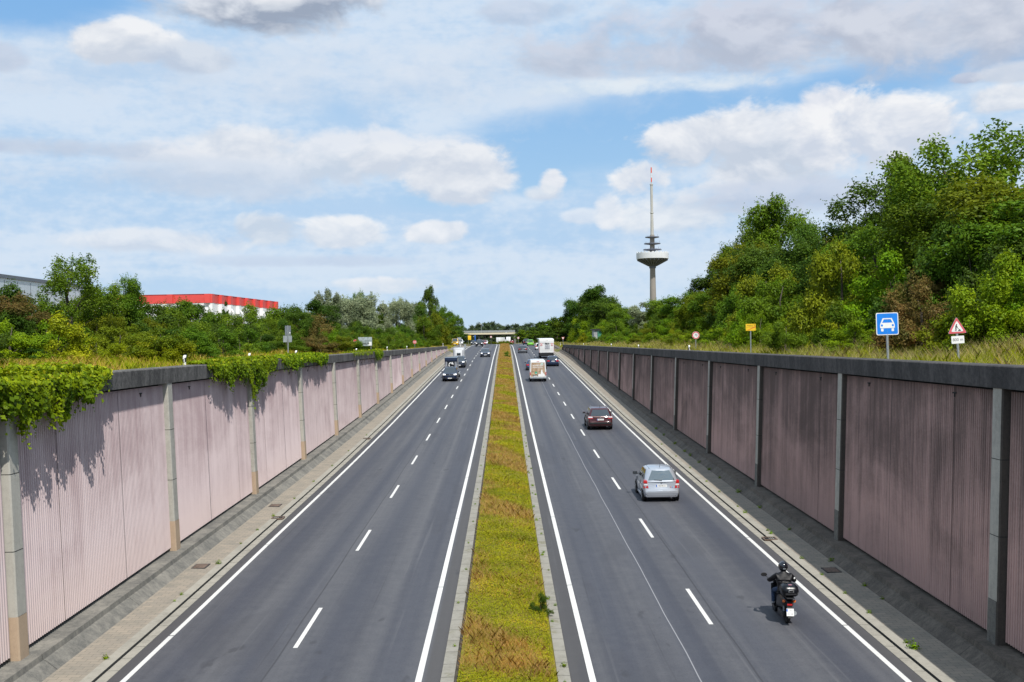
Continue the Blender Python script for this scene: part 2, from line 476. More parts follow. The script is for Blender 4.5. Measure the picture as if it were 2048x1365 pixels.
tag(mb.build('ground', M['ground'], smooth=True), kind='structure')

mb = MB(); strip(mb, YS, [(-9.70, 0), (-5.6, .0), (-1.62, 0)]); road_l = tag(mb.build('road', M['asphalt_l'], smooth=True), kind='structure')
mb = MB(); strip(mb, YS, [(1.42, 0), (5.6, .0), (9.70, 0)]); road_r = tag(mb.build('road', M['asphalt_r'], smooth=True), kind='structure')
# painted markings, each sheet 4 mm above the asphalt
def markings(sgn, xin, ph, parent):
    mb = MB()
    for (xc, w, y0, y1) in ((xin, .155, -20, 1400), (sgn * 9.27, .14, -20, 1400)):
        y = y0 + (7 if xc == xin else 2)
        while y < y1:
            yy = min(y + (11.95 if y < 330 else 60), y1)
            ys = list(np.linspace(y, yy, 7))
            strip(mb, ys, [(xc - w / 2, .004), (xc + w / 2, .004)])
            y = yy + (.06 if y < 330 else 0)
    y = ph - 48
    while y < 700:
        strip(mb, [y, y + 2, y + 4.0], [(sgn * 5.63 - .06, .004), (sgn * 5.63 + .06, .004)]); y += 12.0
    return mb.build('lane_marking', M['line'], parent)
markings(-1, -2.17, 28.7, road_l); markings(1, 1.96, 30.3, road_r)

M['soil'] = simple('soil_and_shade', (.055, .046, .036), .95, 0, .4, 4)  # edge soil; the shade beside the left kerb is put into this tone
# median: kerb stones, soil, slightly raised
mb = MB()
ym = stations(-30, 700)
strip(mb, ym, [(-1.64, .0), (-1.64, .035), (-1.32, .045), (-1.32, .02)], ms=[0, 0, 0])
strip(mb, ym, [(1.14, .02), (1.14, .045), (1.44, .035), (1.44, 0)], ms=[0, 0, 0])
for y in np.arange(-6, 260, 1.0):            # joints between the stones
    for x0, x1 in ((-1.64, -1.32), (1.14, 1.44)):
        z = road_z(y) + .0475
        mb.add([(x0, y, z - .009), (x1, y, z), (x1, y + .014, z), (x0, y + .014, z - .009)] if x0 < 0 else
               [(x0, y, z), (x1, y, z - .009), (x1, y + .014, z - .009), (x0, y + .014, z)], [(0, 1, 2, 3)], 1)
tag(mb.build('kerb', [M['mkerb'], M['joint']]), kind='structure')
mb = MB(); strip(mb, ym, [(-1.325, -.05), (-1.315, .02), (-1.26, .02), (-1.22, .15), (-.6, .2), (0, .22), (.6, .2), (1.02, .13), (1.135, .03), (1.145, -.05)], ms=[1, 1, 1, 0, 0, 0, 0, 0, 1, 1])  # left edge: soil colour darkened to stand for the kerb-side shadow
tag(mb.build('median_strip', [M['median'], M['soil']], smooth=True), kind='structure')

# gutter stones and paver walk on both sides
yw = stations(-30, 300)
for sg in (-1, 1):
    mb = MB()
    s = lambda l: [(sg * a, b) for a, b in l]
    strip(mb, yw, s([(9.66, -.02), (9.66, .012), (9.94, .004), (9.945, -.03), (9.975, -.03), (9.98, .05), (10.26, .06), (10.26, .0)]), ms=[0, 0, 1, 1, 1, 0, 0])
    for y in np.arange(-4, 240, 1.0):
        z = road_z(y)
        mb.add([(sg*9.66, y, z + .0145), (sg*9.94, y, z + .0065), (sg*9.94, y + .015, z + .0065), (sg*9.66, y + .015, z + .0145)], [(0, 1, 2, 3)], 1)
        mb.add([(sg*9.98, y + .4, z + .0525), (sg*10.26, y + .4, z + .0625), (sg*10.26, y + .415, z + .0625), (sg*9.98, y + .415, z + .0525)], [(0, 1, 2, 3)], 1)
    tag(mb.build('kerb', [M['kerb'], M['joint']]), kind='structure')
    mb = MB(); strip(mb, yw, s([(10.255, .0), (10.265, .052), (11.16, .075)]))
    tag(mb.build('pavement', M['paver']), kind='structure')
    if sg < 0:
        # slip road that joins behind the end of the left wall
        mb = MB(); rows = []
        for y in stations(150, 420):
            k = smoothstep(215, 400, y); c = -16.2 * (1 - k) + -11.4 * k + road_cx(y)
            z0 = ground_z(-17, y) * (1 - k) + road_z(y) * k
            w = 2.3
            rows.append([(c - w, y, z0 + .06 - .01 * k), (c + w, y, z0 + .06 - .01 * k)])
        for i in range(len(rows) - 1):
            mb.add(rows[i] + rows[i + 1], [(0, 1, 3, 2)])
        tag(mb.build('slip_road', M['asphalt_l']), kind='structure')

# ------------------------------------------------------------------ retaining walls
P0, PITCH, NB = 26.7, 12.56, 17
TOP, CAPH, BAT = 7.70, .56, .038
def foot(y): return road_z(y) + .46
def retaining_wall(sg, label, mats):
    cap, pil, plin, pan, tan = mats
    w = thing('retaining_wall', label, 'wall', (0, 0, 0))
    y0, y1 = P0 - PITCH - 8, P0 + 16 * PITCH + .25
    ys = [y for y in stations(y0, y1)]
    # plinth: bevelled kerb, upright band and ledge
    mb = MB(); sect = [(11.15, .0), (11.15, .075), (11.44, .30), (11.50, .315), (11.53, .455), (12.5, .46), (12.5, 0)]
    strip(mb, stations(y0, 297), [(sg * a, b) for a, b in sect])
    jn = []
    for k in range(-1, 22):
        for off in (0.25, 6.3):
            y = P0 + k * PITCH + off
            if y > 296: continue
            z = road_z(y); pts = [(sg * (a - .003), y, z + b + .003) for a, b in sect[1:5]]
            for p, q in zip(pts[:-1], pts[1:]):
                mb.add([p, q, (q[0], q[1] + .018, q[2]), (p[0], p[1] + .018, p[2])], [(0, 1, 2, 3)], 1)
    mb.build('plinth', [plin, M['joint']], w)
    # concrete behind the cladding, coloured near-black to draw shadow lines in the gaps
    mb = MB(); vs = []
    for y in ys: vs += [(sg * 12.16, y, foot(y) - .1), (sg * 12.42, y, TOP - .3), (sg * 12.7, y, TOP - .3), (sg * 12.7, y, foot(y) - .1)]
    mb.add(vs, [(i*4+j, i*4+j+1, (i+1)*4+j+1, (i+1)*4+j) for i in range(len(ys)-1) for j in range(3)] + [(0, 1, 2, 3), tuple(len(vs) - 4 + q for q in (3, 2, 1, 0))])
    mb.build('back_wall', M['joint'], w)
    # coping beam
    mb = MB(); r = random.Random(3 + sg)
    vs = []; sec = [(12.05, TOP - CAPH), (12.03, TOP - .03), (12.06, TOP), (12.74, TOP), (12.74, TOP - CAPH)]
    n = len(sec)
    for y in ys: vs += [(sg * a, y, b) for a, b in sec]
    mb.add(vs, [(i*n+j, i*n+(j+1) % n, (i+1)*n+(j+1) % n, (i+1)*n+j) for i in range(len(ys)-1) for j in range(n)] + [tuple(range(n)), tuple(len(vs) - n + q for q in range(n))[::-1]])
    for k in range(-1, 17):
        for off in (-6.2, .9):
            y = P0 + k * PITCH + off
            if y0 < y < y1: mb.add([(sg*12.046, y, TOP - CAPH), (sg*12.0265, y, TOP - .03), (sg*12.0265, y + .02, TOP - .03), (sg*12.046, y + .02, TOP - CAPH)], [(0, 1, 2, 3)], 1)
    mb.build('coping', [cap, M['joint']], w)
    # pillars
    for k in range(-1, 17):
        y = P0 + k * PITCH; zf = foot(y)
        def ring(z): 
            xf = 11.83 + BAT * (z - zf)
            return [(sg * (xf + .035), y - .27, z), (sg * xf, y - .235, z), (sg * xf, y + .235, z), (sg * (xf + .035), y + .27, z), (sg * 12.38, y + .27, z), (sg * 12.38, y - .27, z)]
        h = TOP - CAPH - zf
        tanh = min(1.05, h * .4)
        lv = [zf - .05, zf + tanh, zf + tanh, TOP - CAPH + .02]
        mb = MB()
        for a, b, mi in ((lv[0], lv[1], 1), (lv[2], lv[3], 0)):
            A, B = ring(a), ring(b)
            if mi == 0: A = [(p[0] + sg * .012, p[1] * 1.0, p[2]) for p in A]; B = [(p[0] + sg * .012, p[1], p[2]) for p in B]
            for j in range(6): mb.add([A[j], A[(j+1) % 6], B[(j+1) % 6], B[j]], [(0, 1, 2, 3)], 3 if (sg > 0 and j in (5, 0, 3)) else mi)  # right wall: road-side face lighter, sides darker; the split imitates light and dirt
        for zz in (zf + h * .42, zf + h * .72):
            if h > 2.5:
                A = ring(zz); B = ring(zz + .02)
                f = lambda P: [(p[0] - sg * .002 + sg * .012, y + (p[1] - y) * 1.006, p[2]) for p in P[:4]] + [(p[0], y + (p[1]-y) * 1.006, p[2]) for p in P[4:]]
                A, B = f(A), f(B)
                mb.add(A + B, [(j, (j+1) % 6, 6 + (j+1) % 6, 6 + j) for j in range(6)], 2)
        mb.build('pillar', [pil, tan, M['joint'], M['pillar_dark']], w)
    # ribbed cladding panels
    for k in range(-1, 16):
        ya, yb = P0 + k * PITCH + .275, P0 + (k + 1) * PITCH - .275
        if k == -1: pass
        pitch = .125; vs = []; fs = []; y = ya; i = 0
        prof = [(0, 0), (.045, 0), (.060, .042), (.110, .042)]
        while y < yb - .01:
            for dy, dx in prof:
                q = min(y + dy, yb); zf = foot(q)
                vs.append((sg * (12.02 + dx), q, zf + .11)); vs.append((sg * (12.02 + dx + BAT * (TOP - CAPH - .07 - zf)), q, TOP - CAPH - .07))
            y += pitch
        nq = len(vs) // 2
        fs = [(2*j, 2*j+1, 2*j+3, 2*j+2) for j in range(nq - 1)]
        mb = MB(); mb.add(vs, fs)
        # sheet seams and fixing bolts
        r2 = random.Random(k * 7 + sg)
        for fr in ((.22, .62) if r2.random() < .5 else (.4, .8)):
            q = ya + (yb - ya) * fr; zf = foot(q)
            mb.add([(sg*12.013, q, zf + .12), (sg*(12.013 + BAT*(TOP-CAPH-zf)), q, TOP - CAPH), (sg*(12.013 + BAT*(TOP-CAPH-zf)), q + .02, TOP - CAPH), (sg*12.013, q + .02, zf + .12)], [(0, 1, 2, 3)], 1)
        for fr in (.22, .8):
            q = ya + (yb - ya) * fr; zz = TOP - CAPH - .25; xx = 12.0 + BAT * (zz - foot(q))
            mb.box((sg * xx, q, zz), (.03, .22, .035), 1); mb.box((sg * xx, q, zz - .05), (.03, .03, .12), 1)
        mb.build('panel', [pan, M['joint']], w)
    return w
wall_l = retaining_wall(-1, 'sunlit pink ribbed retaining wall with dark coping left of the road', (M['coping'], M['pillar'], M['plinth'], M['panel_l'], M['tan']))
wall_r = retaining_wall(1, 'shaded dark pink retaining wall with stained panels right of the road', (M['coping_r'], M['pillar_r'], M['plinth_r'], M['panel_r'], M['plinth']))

# gully grates in the gutters
def grate(sg, y, label):
    z = road_z(y)
    sl = math.atan((road_z(y + 1) - road_z(y - 1)) / 2)
    t = thing('gully_grate', label, 'drain grate', (sg * 9.98, y, z + .03), (sl, 0, 0), 'gully grates along the gutters')
    mb = MB()
    for a, b, c, d in ((0, -.24, .5, .05), (0, .24, .5, .05), (-.235, 0, .05, .43), (.235, 0, .05, .43)): mb.box((a, b, .025), (c, d, .05))
    mb.build('frame', M['rust'], t)
    mb = MB()
    for i in range(6): mb.box((-.18 + .072 * i, 0, .02), (.03, .42, .03))
    mb.box((0, 0, .002), (.42, .42, .006), 1)
    mb.build('bar', [M['dark_metal'], M['joint']], t)
grate(-1, 47.5, 'rusty square gully grate in the left gutter opposite the second pink bay')
grate(1, 41.5, 'rusty square gully grate in the right gutter between scooter and silver car')
grate(-1, 78, 'rusty gully grate in the left gutter, the farther of two')
def cover(sg, y, label):
    z = road_z(y); sl = math.atan((road_z(y + 1) - road_z(y - 1)) / 2)
    t = thing('drain_cover', label, 'drain cover', (sg * 10.75, y, z + .068), (sl, 0, 0), 'iron covers in the paved walks')
    MB().box((0, 0, .006), (.42, .62, .03)).build('lid', M['rust'], t, bevel=.006)
    mb = MB(); mb.box((0, -.325, .004), (.5, .03, .03)); mb.box((0, .325, .004), (.5, .03, .03)); mb.box((-.23, 0, .004), (.03, .62, .03)); mb.box((.23, 0, .004), (.03, .62, .03))
    mb.build('frame', M['dark_metal'], t)
cover(-1, 38.2, 'brown iron cover in the left walk below the second pillar, nearest one')
cover(-1, 50.6, 'brown iron cover in the left walk below the third pillar')
cover(1, 36.2, 'brown iron cover in the shaded right walk ahead of the scooter')

# ------------------------------------------------------------------ television tower
def tower():
    Y = 1411.0; k = Y / F
    X = (1304.5 - 1010 + 3) * k
    t = thing('television_tower', 'tall concrete television tower with round deck and red white mast', 'tower', (X, Y, 6.5))
    H = lambda py: CAM_Z - (py - 684 + .014 * 294) * k - 6.5
    w = lambda px: px * k / 2
    con = simple('tower_concrete', (.25, .225, .20), .85, 0, .12, .05)
    conl = simple('tower_light_concrete', (.42, .41, .385), .8, 0, .08, .05)
    wh = simple('tower_deck_white', (.62, .63, .65), .6, 0, .05, .2)
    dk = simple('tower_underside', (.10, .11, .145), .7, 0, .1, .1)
    red = simple('mast_red', (.66, .09, .05), .5, 0, .05)
    mb = MB(); mb.lathe([(w(14), 0), (w(12.4), H(590)), (w(10.6), H(534)), (w(10), H(512)), (w(9), H(470))], n=40)
    mb.build('shaft', con, t, smooth=True)
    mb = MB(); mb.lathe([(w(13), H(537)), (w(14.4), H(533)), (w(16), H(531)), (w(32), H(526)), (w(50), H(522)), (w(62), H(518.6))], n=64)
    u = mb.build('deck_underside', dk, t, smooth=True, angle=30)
    rb = MB()
    for i in range(24):
        a = 2*PI*i/24; c, s = math.cos(a), math.sin(a)
        p0 = Vector((c*w(16), s*w(16), H(531))); p1 = Vector((c*w(61), s*w(61), H(519.2)))
        rb.tube([p0 + Vector((0,0,-.5)), p1 + Vector((0, 0, -.5))], .9, 4)
    rb.build('rib', dk, u)
    mb = MB(); mb.lathe([(w(62.5), H(518.6)), (w(64), H(518.3)), (w(64.4), H(507.6)), (w(63), H(507.4)), (w(60), H(508.5)), (w(12), H(508))], n=64)
    d = mb.build('deck', wh, t, smooth=True, angle=30)
    mb = MB(); vs = []; n = 96
    for i in range(n):
        a = 2*PI*i/n; tall = 1.7 if (i // 2) % 2 else .5
        if i % 12 == 2: tall = 2.6
        for r, hh in ((63.9, -.6), (63.9, tall), (62.2, tall), (62.2, -.6)): vs.append((math.cos(a)*w(r), math.sin(a)*w(r), H(507.5) + hh))
    mb.add(vs, [(i*4+j, ((i+1) % n)*4+j, ((i+1) % n)*4+(j+1) % 4, i*4+(j+1) % 4) for i in range(n) for j in range(4)])
    mb.build('parapet', [wh], d)
    for py, wd, th in ((500.0, 36.7, 2.6), (488.0, 33, 2.4), (475, 28, 2.4)):
        mb = MB(); mb.lathe([(w(9), H(py + 2.2)), (w(wd * .6), H(py + 1.4)), (w(wd), H(py + .4)), (w(wd), H(py - .8)), (w(wd * .97), H(py - 1.0))], n=48, ms=[1, 1, 1, 1, 0])
        pf = mb.build('platform', [conl, dk], t, smooth=True, angle=30)
        for i in range(7):
            am = MB(); a = i * .9 + py; am.tube([(math.cos(a)*w(wd*.9), math.sin(a)*w(wd*.9), H(py - 1)), (math.cos(a)*w(wd*.9), math.sin(a)*w(wd*.9), H(py - 3.5 - (i % 3)))], .18, 5)
            am.build('antenna', M['steel'], pf)
    mb = MB(); mb.lathe([(w(6.8), H(471)), (w(6.4), H(455)), (w(5.2), H(428)), (w(7), H(426.6)), (w(7), H(425.4)), (w(5.1), H(425)), (w(5.0), H(371)), (w(6.4), H(370.4)), (w(6.4), H(368.6)), (w(2.6), H(368)), (w(2.4), H(364))], n=28)
    mb.build('upper_shaft', conl, t, smooth=True, angle=30)
    mb = MB()
    for a, b, mi in ((364.2, 355.5, 0), (355.5, 346, 1), (346, 335, 0)):
        mb.lathe([(w(2.5), H(a)), (w(2.2), H(b))], n=14, m=mi)
    mb.build('mast', [red, wh], t, smooth=True)
tower()

# ------------------------------------------------------------------ road bridge far ahead
def bridge():
    t = thing('road_bridge', 'pale concrete road bridge crossing the motorway in the distance', 'bridge', (-9, 570, 12.4))
    c1 = concrete_mat('bridge_fascia', (.56, .50, .36), (.44, .40, .30), cover=.6)
    MB().box((0, 4.5, .40), (29, 9, .9)).build('deck', c1, t, bevel=.05)
    MB().box((0, 4.5, -.33), (28, 7, .55)).build('girder', M['joint'], t)
    mb = MB()
    for i in range(30): mb.box((-14.3 + i * .985, -.05 + .15, 1.45), (.09, .09, 1.2))
    for z in (1.15, 1.5, 1.9, 2.05): mb.box((0, .1, z), (28.8, .06, .12))
    mb.box((0, .16, 1.4), (28.6, .02, .75), 1)
    mb.build('railing', [M['steel'], simple('railing_panel', (.42, .43, .40), .7)], t)
    for x in (-4.6,): MB().box((x, 4.5, -3.2), (1.1, 6, 5.3)).build('pier', M['plinth'], t, bevel=.05)
    for x in (-14.6, 14.2): MB().box((x, 4.5, -3.0), (1.2, 8.4, 6)).build('abutment', M['plinth'], t, bevel=.05)
bridge()
def lamp_post(x, y, z, h, label):
    t = thing('street_lamp', label, 'street lamp', (x, y, z))
    MB().tube([(0, 0, 0), (0, 0, h)], [.11, .07], 8).build('pole', M['steel'], t, smooth=True)
    mb = MB(); mb.tube([(0, 0, h), (-.6, 0, h + .12)], .05, 6); mb.build('arm', M['steel'], t)
    MB().box((-.85, 0, h + .12), (.7, .3, .14)).build('lamp_head', M['white'], t, bevel=.03)
lamp_post(-12.3, 572, 13.25, 4.6, 'slender street lamp standing on the distant bridge')

# ------------------------------------------------------------------ halls behind the left trees
def red_hall():
    t = thing('warehouse', 'white warehouse with bright red band below its flat roof', 'building', (-81, 300, 7.4), (0, 0, -.088))
    R_ = simple('red_cladding', (.66, .07, .06), .5, 0, .06, .4); W_ = simple('white_cladding', (.80, .80, .80), .5, 0, .04, .5)
    D_ = simple('dark_red_cladding', (.36, .04, .04), .5, 0, .08, .4)
    H = 15.3
    MB().box((-17, 30, 5.4), (34, 60, 10.8)).build('wall', W_, t)
    mb = MB(); mb.box((-17, 30, 6.2), (34.2, 60.2, 1.6)); mb.build('lower_band', R_, t)
    mb = MB(); mb.box((-17, 30, 11.8), (34.1, 60.1, 2.2)); mb.build('upper_wall', W_, t)
    mb = MB(); mb.box((-17, 30, 14.1), (34.3, 60.3, 2.4))
    mb.box((-17, 30, 15.34), (34.5, 60.5, .1), 1)
    mb.build('red_band', [R_, D_], t)
    for i in range(9):
        y = .3 + i * 7.45
        pb = MB(); pb.box((.45, y, 14.1), (1.1, 1.7, 2.45)).box((.45, y, 11.6), (1.0, 1.5, 2.5), 1)
        p = pb.build('pilaster', [R_, W_], t)
        if i: MB().hexa([(.2, y - .25, 12.4), (1.5, y - .25, 10.2), (1.5, y + .25, 10.2), (.2, y + .25, 12.4), (.2, y - .25, 13.0), (1.9, y - .25, 10.2), (1.9, y + .25, 10.2), (.2, y + .25, 13.0)]).build('strut', W_, p)
    for i in range(4):
        x = -.4 - i * 10.6
        pb = MB(); pb.box((x, -.35, 14.1), (1.6, .9, 2.45)); pb.build('pilaster', [R_], t)
red_hall()
def grey_hall():
    t = thing('warehouse', 'long pale grey warehouse with dark roof edge at the left', 'building', (-110, 200, 7.4))
    G_ = simple('grey_cladding', (.50, .56, .62), .5, .1, .05, .6); E_ = simple('dark_roof_edge', (.10, .12, .15), .5, 0, .1)
    mb = MB(); mb.box((-25, 45, 8.3), (50, 92, 16.6)); mb.build('wall', G_, t)
    mb = MB()
    for i in range(14): mb.box((.03, i * 6.6 + 1, 8.2), (.08, .06, 16))
    mb.build('seam', E_, t)
    MB().box((-25, 45, 17.0), (50.5, 92.6, .8)).build('roof_edge', E_, t)
grey_hall()
def shed():
    t = thing('garage_shed', 'low grey shed with graffiti half hidden in right hand shrubs', 'shed', (20, 212, 8.3))
    S_ = simple('shed_wall', (.34, .35, .36), .8, 0, .25, 1.2)
    MB().box((0, 2, 1.1), (5.4, 4, 2.2)).build('wall', S_, t)
    MB().box((0, 2, 2.3), (6, 4.6, .2)).build('roof', M['dark_metal'], t)
    d = MB().box((-1.2, -.03, 1.0), (1.6, .06, 1.9)).build('door', simple('shed_green', (.05, .22, .14), .6, 0, .4, 3), t)
    MB().box((1.2, -.03, 1.0), (1.9, .06, 1.9)).build('door', simple('shed_white', (.5, .52, .52), .6, 0, .4, 3), t)
shed()
# ------------------------------------------------------------------ vehicles
def rrect(y0, y1, w, r, ns=8, nc=4):
    """rounded rectangle in plan, starting at the rear left corner; returns points and the index ranges of its four sides"""
    r = min(r, w * .9, (y1 - y0) * .45)
    pts = []; sides = {}
    def side(a, b, name):
        s = len(pts)
        for i in range(ns): pts.append((a[0] + (b[0] - a[0]) * i / ns, a[1] + (b[1] - a[1]) * i / ns))
        sides[name] = (s, ns)
    def corner(cx, cy, a0):
        for i in range(nc):
            a = a0 + (PI / 2) * i / nc; pts.append((cx + r * math.cos(a), cy + r * math.sin(a)))
    side((-w + r, y0), (w - r, y0), 'rear'); corner(w - r, y0 + r, -PI / 2)
    side((w, y0 + r), (w, y1 - r), 'right'); corner(w - r, y1 - r, 0)
    side((w - r, y1), (-w + r, y1), 'front'); corner(-w + r, y1 - r, PI / 2)
    side((-w, y1 - r), (-w, y0 + r), 'left'); corner(-w + r, y0 + r, PI)
    return pts, sides

def wheel(parent, x, y, r, w, rim_mat, out):
    """tyre with a rim as its sub-part; out = +1 when the outer face looks to +x"""
    tb = MB(); a = w / 2
    tb.lathe([(r * .62, -a), (r * .9, -a), (r * .985, -a * .75), (r, -a * .3), (r, a * .3), (r * .985, a * .75), (r * .9, a), (r * .62, a)], n=28, axis='x')
    ty = tb.build('wheel', M['rubber'], parent, smooth=True, loc=(x, y, r), angle=50)
    rb = MB(); d = out * a
    rb.lathe([(r * .64, d * .6), (r * .64, d * 1.03), (r * .58, d * 1.03), (r * .56, d * .8)], n=28, axis='x')
    for i in range(5):
        an = 2 * PI * i / 5
        rb.box((d * .98, math.cos(an) * r * .33, math.sin(an) * r * .33), (.02, r * .56, r * .16), rot=Matrix.Rotation(an, 3, 'X'))
    rb.lathe([(r * .14, d * .8), (r * .14, d * 1.05)], n=12, axis='x')
    rb.build('rim', rim_mat, ty, smooth=True)
    return ty

def number_plate(parent, x, y, z, w=.52, h=.11, txt=None, flip=1):
    mb = MB(); mb.box((x, y, z), (w, .012, h)); s = -flip
    yf = y + s * .008
    mb.box((x - flip * (w / 2 - .025), y + s * .0015, z), (.045, .012, h * .9), 1)
    if txt: add_text(mb, txt, h * .82, x + flip * .025, yf, z - .002, 2, flip, sx=.86)
    return mb.build('number_plate', [M['plate_w'], M['plate_b'], M['black']], parent)

def car(label, spec, loc, yaw=0.0, group=None, name='car', cat='car'):
    """a passenger car built in metres: y from the rear bumper (0) to the front bumper (L)"""
    s = dict(L=4.3, W=1.78, H=1.48, gz=.17, belt=.93, hood=.88, rear=.0, paint=M['black'], tyre=.32, axles=(.78, 3.38),
             gr=(.16, 3.05), rf=(.42, 2.35), taper=.80, roofrail=False, view='rear', low=None, text='', pillar=.5, detail=True, deck=None, nose=.55, tail_z=(.62, .90), round=.17)
    s.update(spec)
    L, W, H = s['L'], s['W'], s['H']; hw = W / 2
    sl = math.atan((road_z(loc[1] + 2) - road_z(loc[1] - 2)) / 4)
    if abs(yaw) > 1.5: sl = -sl
    t = thing(name, label, cat, loc, (sl, 0, yaw), group)
    t.rotation_mode = 'ZXY' if False else 'XYZ'
    t.rotation_euler = (Matrix.Rotation(sl if abs(yaw) < 1.5 else -sl, 4, 'X') @ Matrix.Rotation(yaw, 4, 'Z')).to_euler()
    if abs(yaw) > 1.5: t.rotation_euler = (Matrix.Rotation(math.atan((road_z(loc[1] + 2) - road_z(loc[1] - 2)) / 4), 4, 'X') @ Matrix.Rotation(yaw, 4, 'Z')).to_euler()
    P = s['paint']; low = s['low'] or P
    gz, belt, hood = s['gz'], s['belt'], s['hood']
    deck = s['deck'] if s['deck'] is not None else belt
    # lower body: loft of cross-sections along the length
    nose = s['nose']
    st = [(0.0, .82, gz + .16, gz + .40), (.035, .91, gz + .09, deck * .64), (.07, .945, gz + .06, deck * .95), (.15, .972, gz + .03, deck * .985), (.45, 1.0, gz, deck), (s['gr'][0] + .8, 1.0, gz, belt if deck == belt else deck * .98),
          (L * .5, 1.0, gz, belt), (s['gr'][1] - .1, .99, gz, (belt + hood) / 2 + .01), (s['gr'][1] + .35, .98, gz, hood - .02), (L - .38, .955, gz + .02, hood - .10), (L - .14, .87, gz + .05, nose + .12), (L - .04, .76, gz + .10, nose), (L, .66, gz + .16, nose - .10)]
    st = sorted(st)
    vs = []; n = 0
    for y, k, zb, zt in st:
        w = hw * k; h = zt - zb
        half = [(0.0, zb), (w * .80, zb), (w * .93, zb + h * .07), (w * .985, zb + h * .26), (w, zb + h * .50), (w * .985, zb + h * .66), (w * .975, zb + h * .82), (w * .93, zt - .03), (w * .86, zt), (0, zt + .022)]
        ring = [(a, y, b) for a, b in half] + [(-a, y, b) for a, b in half[-2:0:-1]]
        n = len(ring); vs += ring
    fs = [(i*n+j, i*n+(j+1) % n, (i+1)*n+(j+1) % n, (i+1)*n+j) for i in range(len(st)-1) for j in range(n)] + [tuple(range(n)), tuple(len(vs)-n+q for q in range(n))[::-1]]
    body = MB(); body.add(vs, fs)
    # greenhouse: stacked rounded rectangles
    wb, wr = hw * .93, hw * .93 * s['taper']
    levels = [0, .12, .3, .5, .7, .86, .95, .985, 1.0]
    def glevel(q):
        e = q if q < .9 else .9 + (q - .9) * .8
        curve = e ** 1.15
        y0 = s['gr'][0] + (s['rf'][0] - s['gr'][0]) * curve; y1 = s['gr'][1] + (s['rf'][1] - s['gr'][1]) * (e ** .92)
        w = wb + (wr - wb) * curve
        z = belt - .02 + (H - belt + .02) * q
        if q > .9: sh = (q - .9) * 1.1; y0 += sh * .9; y1 -= sh * 1.6; w -= sh * .9; z = belt - .02 + (H - belt + .02) * (.9 + .1 * math.sin((q - .9) / .1 * PI / 2))
        return y0, y1, w, z
    grid = []
    for q in levels:
        y0, y1, w, z = glevel(q)
        pts, sides = rrect(y0, y1, w, s['round'] * (1 + .6 * q))
        # bow the front and rear glass outwards a little
        ring = []
        for a, b in pts:
            bow = (1 - (a / w) ** 2) * .06
            if b < y0 + .05: b -= bow
            if b > y1 - .05: b += bow * 1.6
            ring.append(Vector((a, b, z)))
        grid.append(ring)
    N = len(grid[0])
    gv = [p for r in grid for p in r]
    yy0, yy1, ww, zz = glevel(1.0)
    gv.append(Vector((0, (yy0 + yy1) / 2, zz + .035)))
    gf = [(i*N+j, i*N+(j+1) % N, (i+1)*N+(j+1) % N, (i+1)*N+j) for i in range(len(levels)-1) for j in range(N)]
    top = (len(levels) - 1) * N
    gf += [(top + j, top + (j+1) % N, len(gv) - 1) for j in range(N)]
    body.add(gv, gf)
    bo = body.build('body', P, t, smooth=True, angle=42)
    # windows: the same surface, slightly proud
    def window(nm, cells):
        mb = MB(); cen = Vector((0, (s['gr'][0] + s['gr'][1]) / 2, belt))
        for i, j in cells:
            q = [grid[i][j % N], grid[i][(j+1) % N], grid[i+1][(j+1) % N], grid[i+1][j % N]]
            nn = (q[1] - q[0]).cross(q[3] - q[0]).normalized()
            if nn.dot(q[0] - cen) < 0: nn = -nn
            nn = Vector((nn.x, nn.y, 0)).normalized()
            mb.add([p + nn * .012 for p in q], [(0, 1, 2, 3)])
        # weld for smooth reflections
        o = mb.build(nm, s.get('rear_glass', M['glass']) if nm == 'rear_window' else M['glass'], t, smooth=True)
        bm = bmesh.new(); bm.from_mesh(o.data); bmesh.ops.remove_doubles(bm, verts=bm.verts, dist=.008); bmesh.ops.recalc_face_normals(bm, faces=bm.faces)
        av = sum((f.normal.dot(f.calc_center_median() - cen) for f in bm.faces), 0.0)
        if av < 0: bmesh.ops.reverse_faces(bm, faces=bm.faces)
        bm.to_mesh(o.data); bm.free()
        return o
    S = sides
    rr = lambda nm, a=0, b=0: range(S[nm][0] + a, S[nm][0] + S[nm][1] + b)
    lv = range(1, 5)
    window('rear_window', [(i, j) for i in range(1, 5) for j in rr('rear', -1, 1)])
    window('windscreen', [(i, j) for i in range(0, 6) for j in rr('front', -1, 1)])
    for nm in ('right', 'left'):
        idx = list(rr(nm, 0, 0))
        if nm == 'left': idx = idx[::-1]
        window('side_window', [(i, j) for i in lv for j in idx[:3]])
        window('side_window', [(i, j) for i in lv for j in idx[4:] ])
    # wheels with dark arches
    for y in s['axles']:
        for sg in (-1, 1):
            ar = MB(); rr_ = s['tyre'] + .055
            ar.lathe([(rr_, -.01), (rr_, .012)], n=30, axis='x')
            ar.build('wheel_arch', M['black'], t, loc=(sg * (hw * .978), y, s['tyre'] + .015))
            wheel(t, sg * (hw - .085), y, s['tyre'], .21, s.get('rim', M['alloy']), sg)
    # sills, lower valance
    mb = MB(); mb.box((0, L * .5, gz + .045), (W * .985, s['axles'][1] - s['axles'][0] - .8, .11)); mb.build('sill', low, t, bevel=.02)
    # mirrors
    for sg in (-1, 1):
        mb = MB(); my = s['gr'][1] - .52
        mb.box((sg * (hw + .10), my, belt + .085), (.21, .12, .145)); mb.box((sg * (hw + .0), my + .02, belt + .04), (.12, .07, .05))
        mo = mb.build('mirror', s.get('mirror', P), t, bevel=.03)
        MB().box((sg * (hw + .105), my - .062, belt + .085), (.17, .012, .115)).build('mirror_glass', M['glass'], mo)
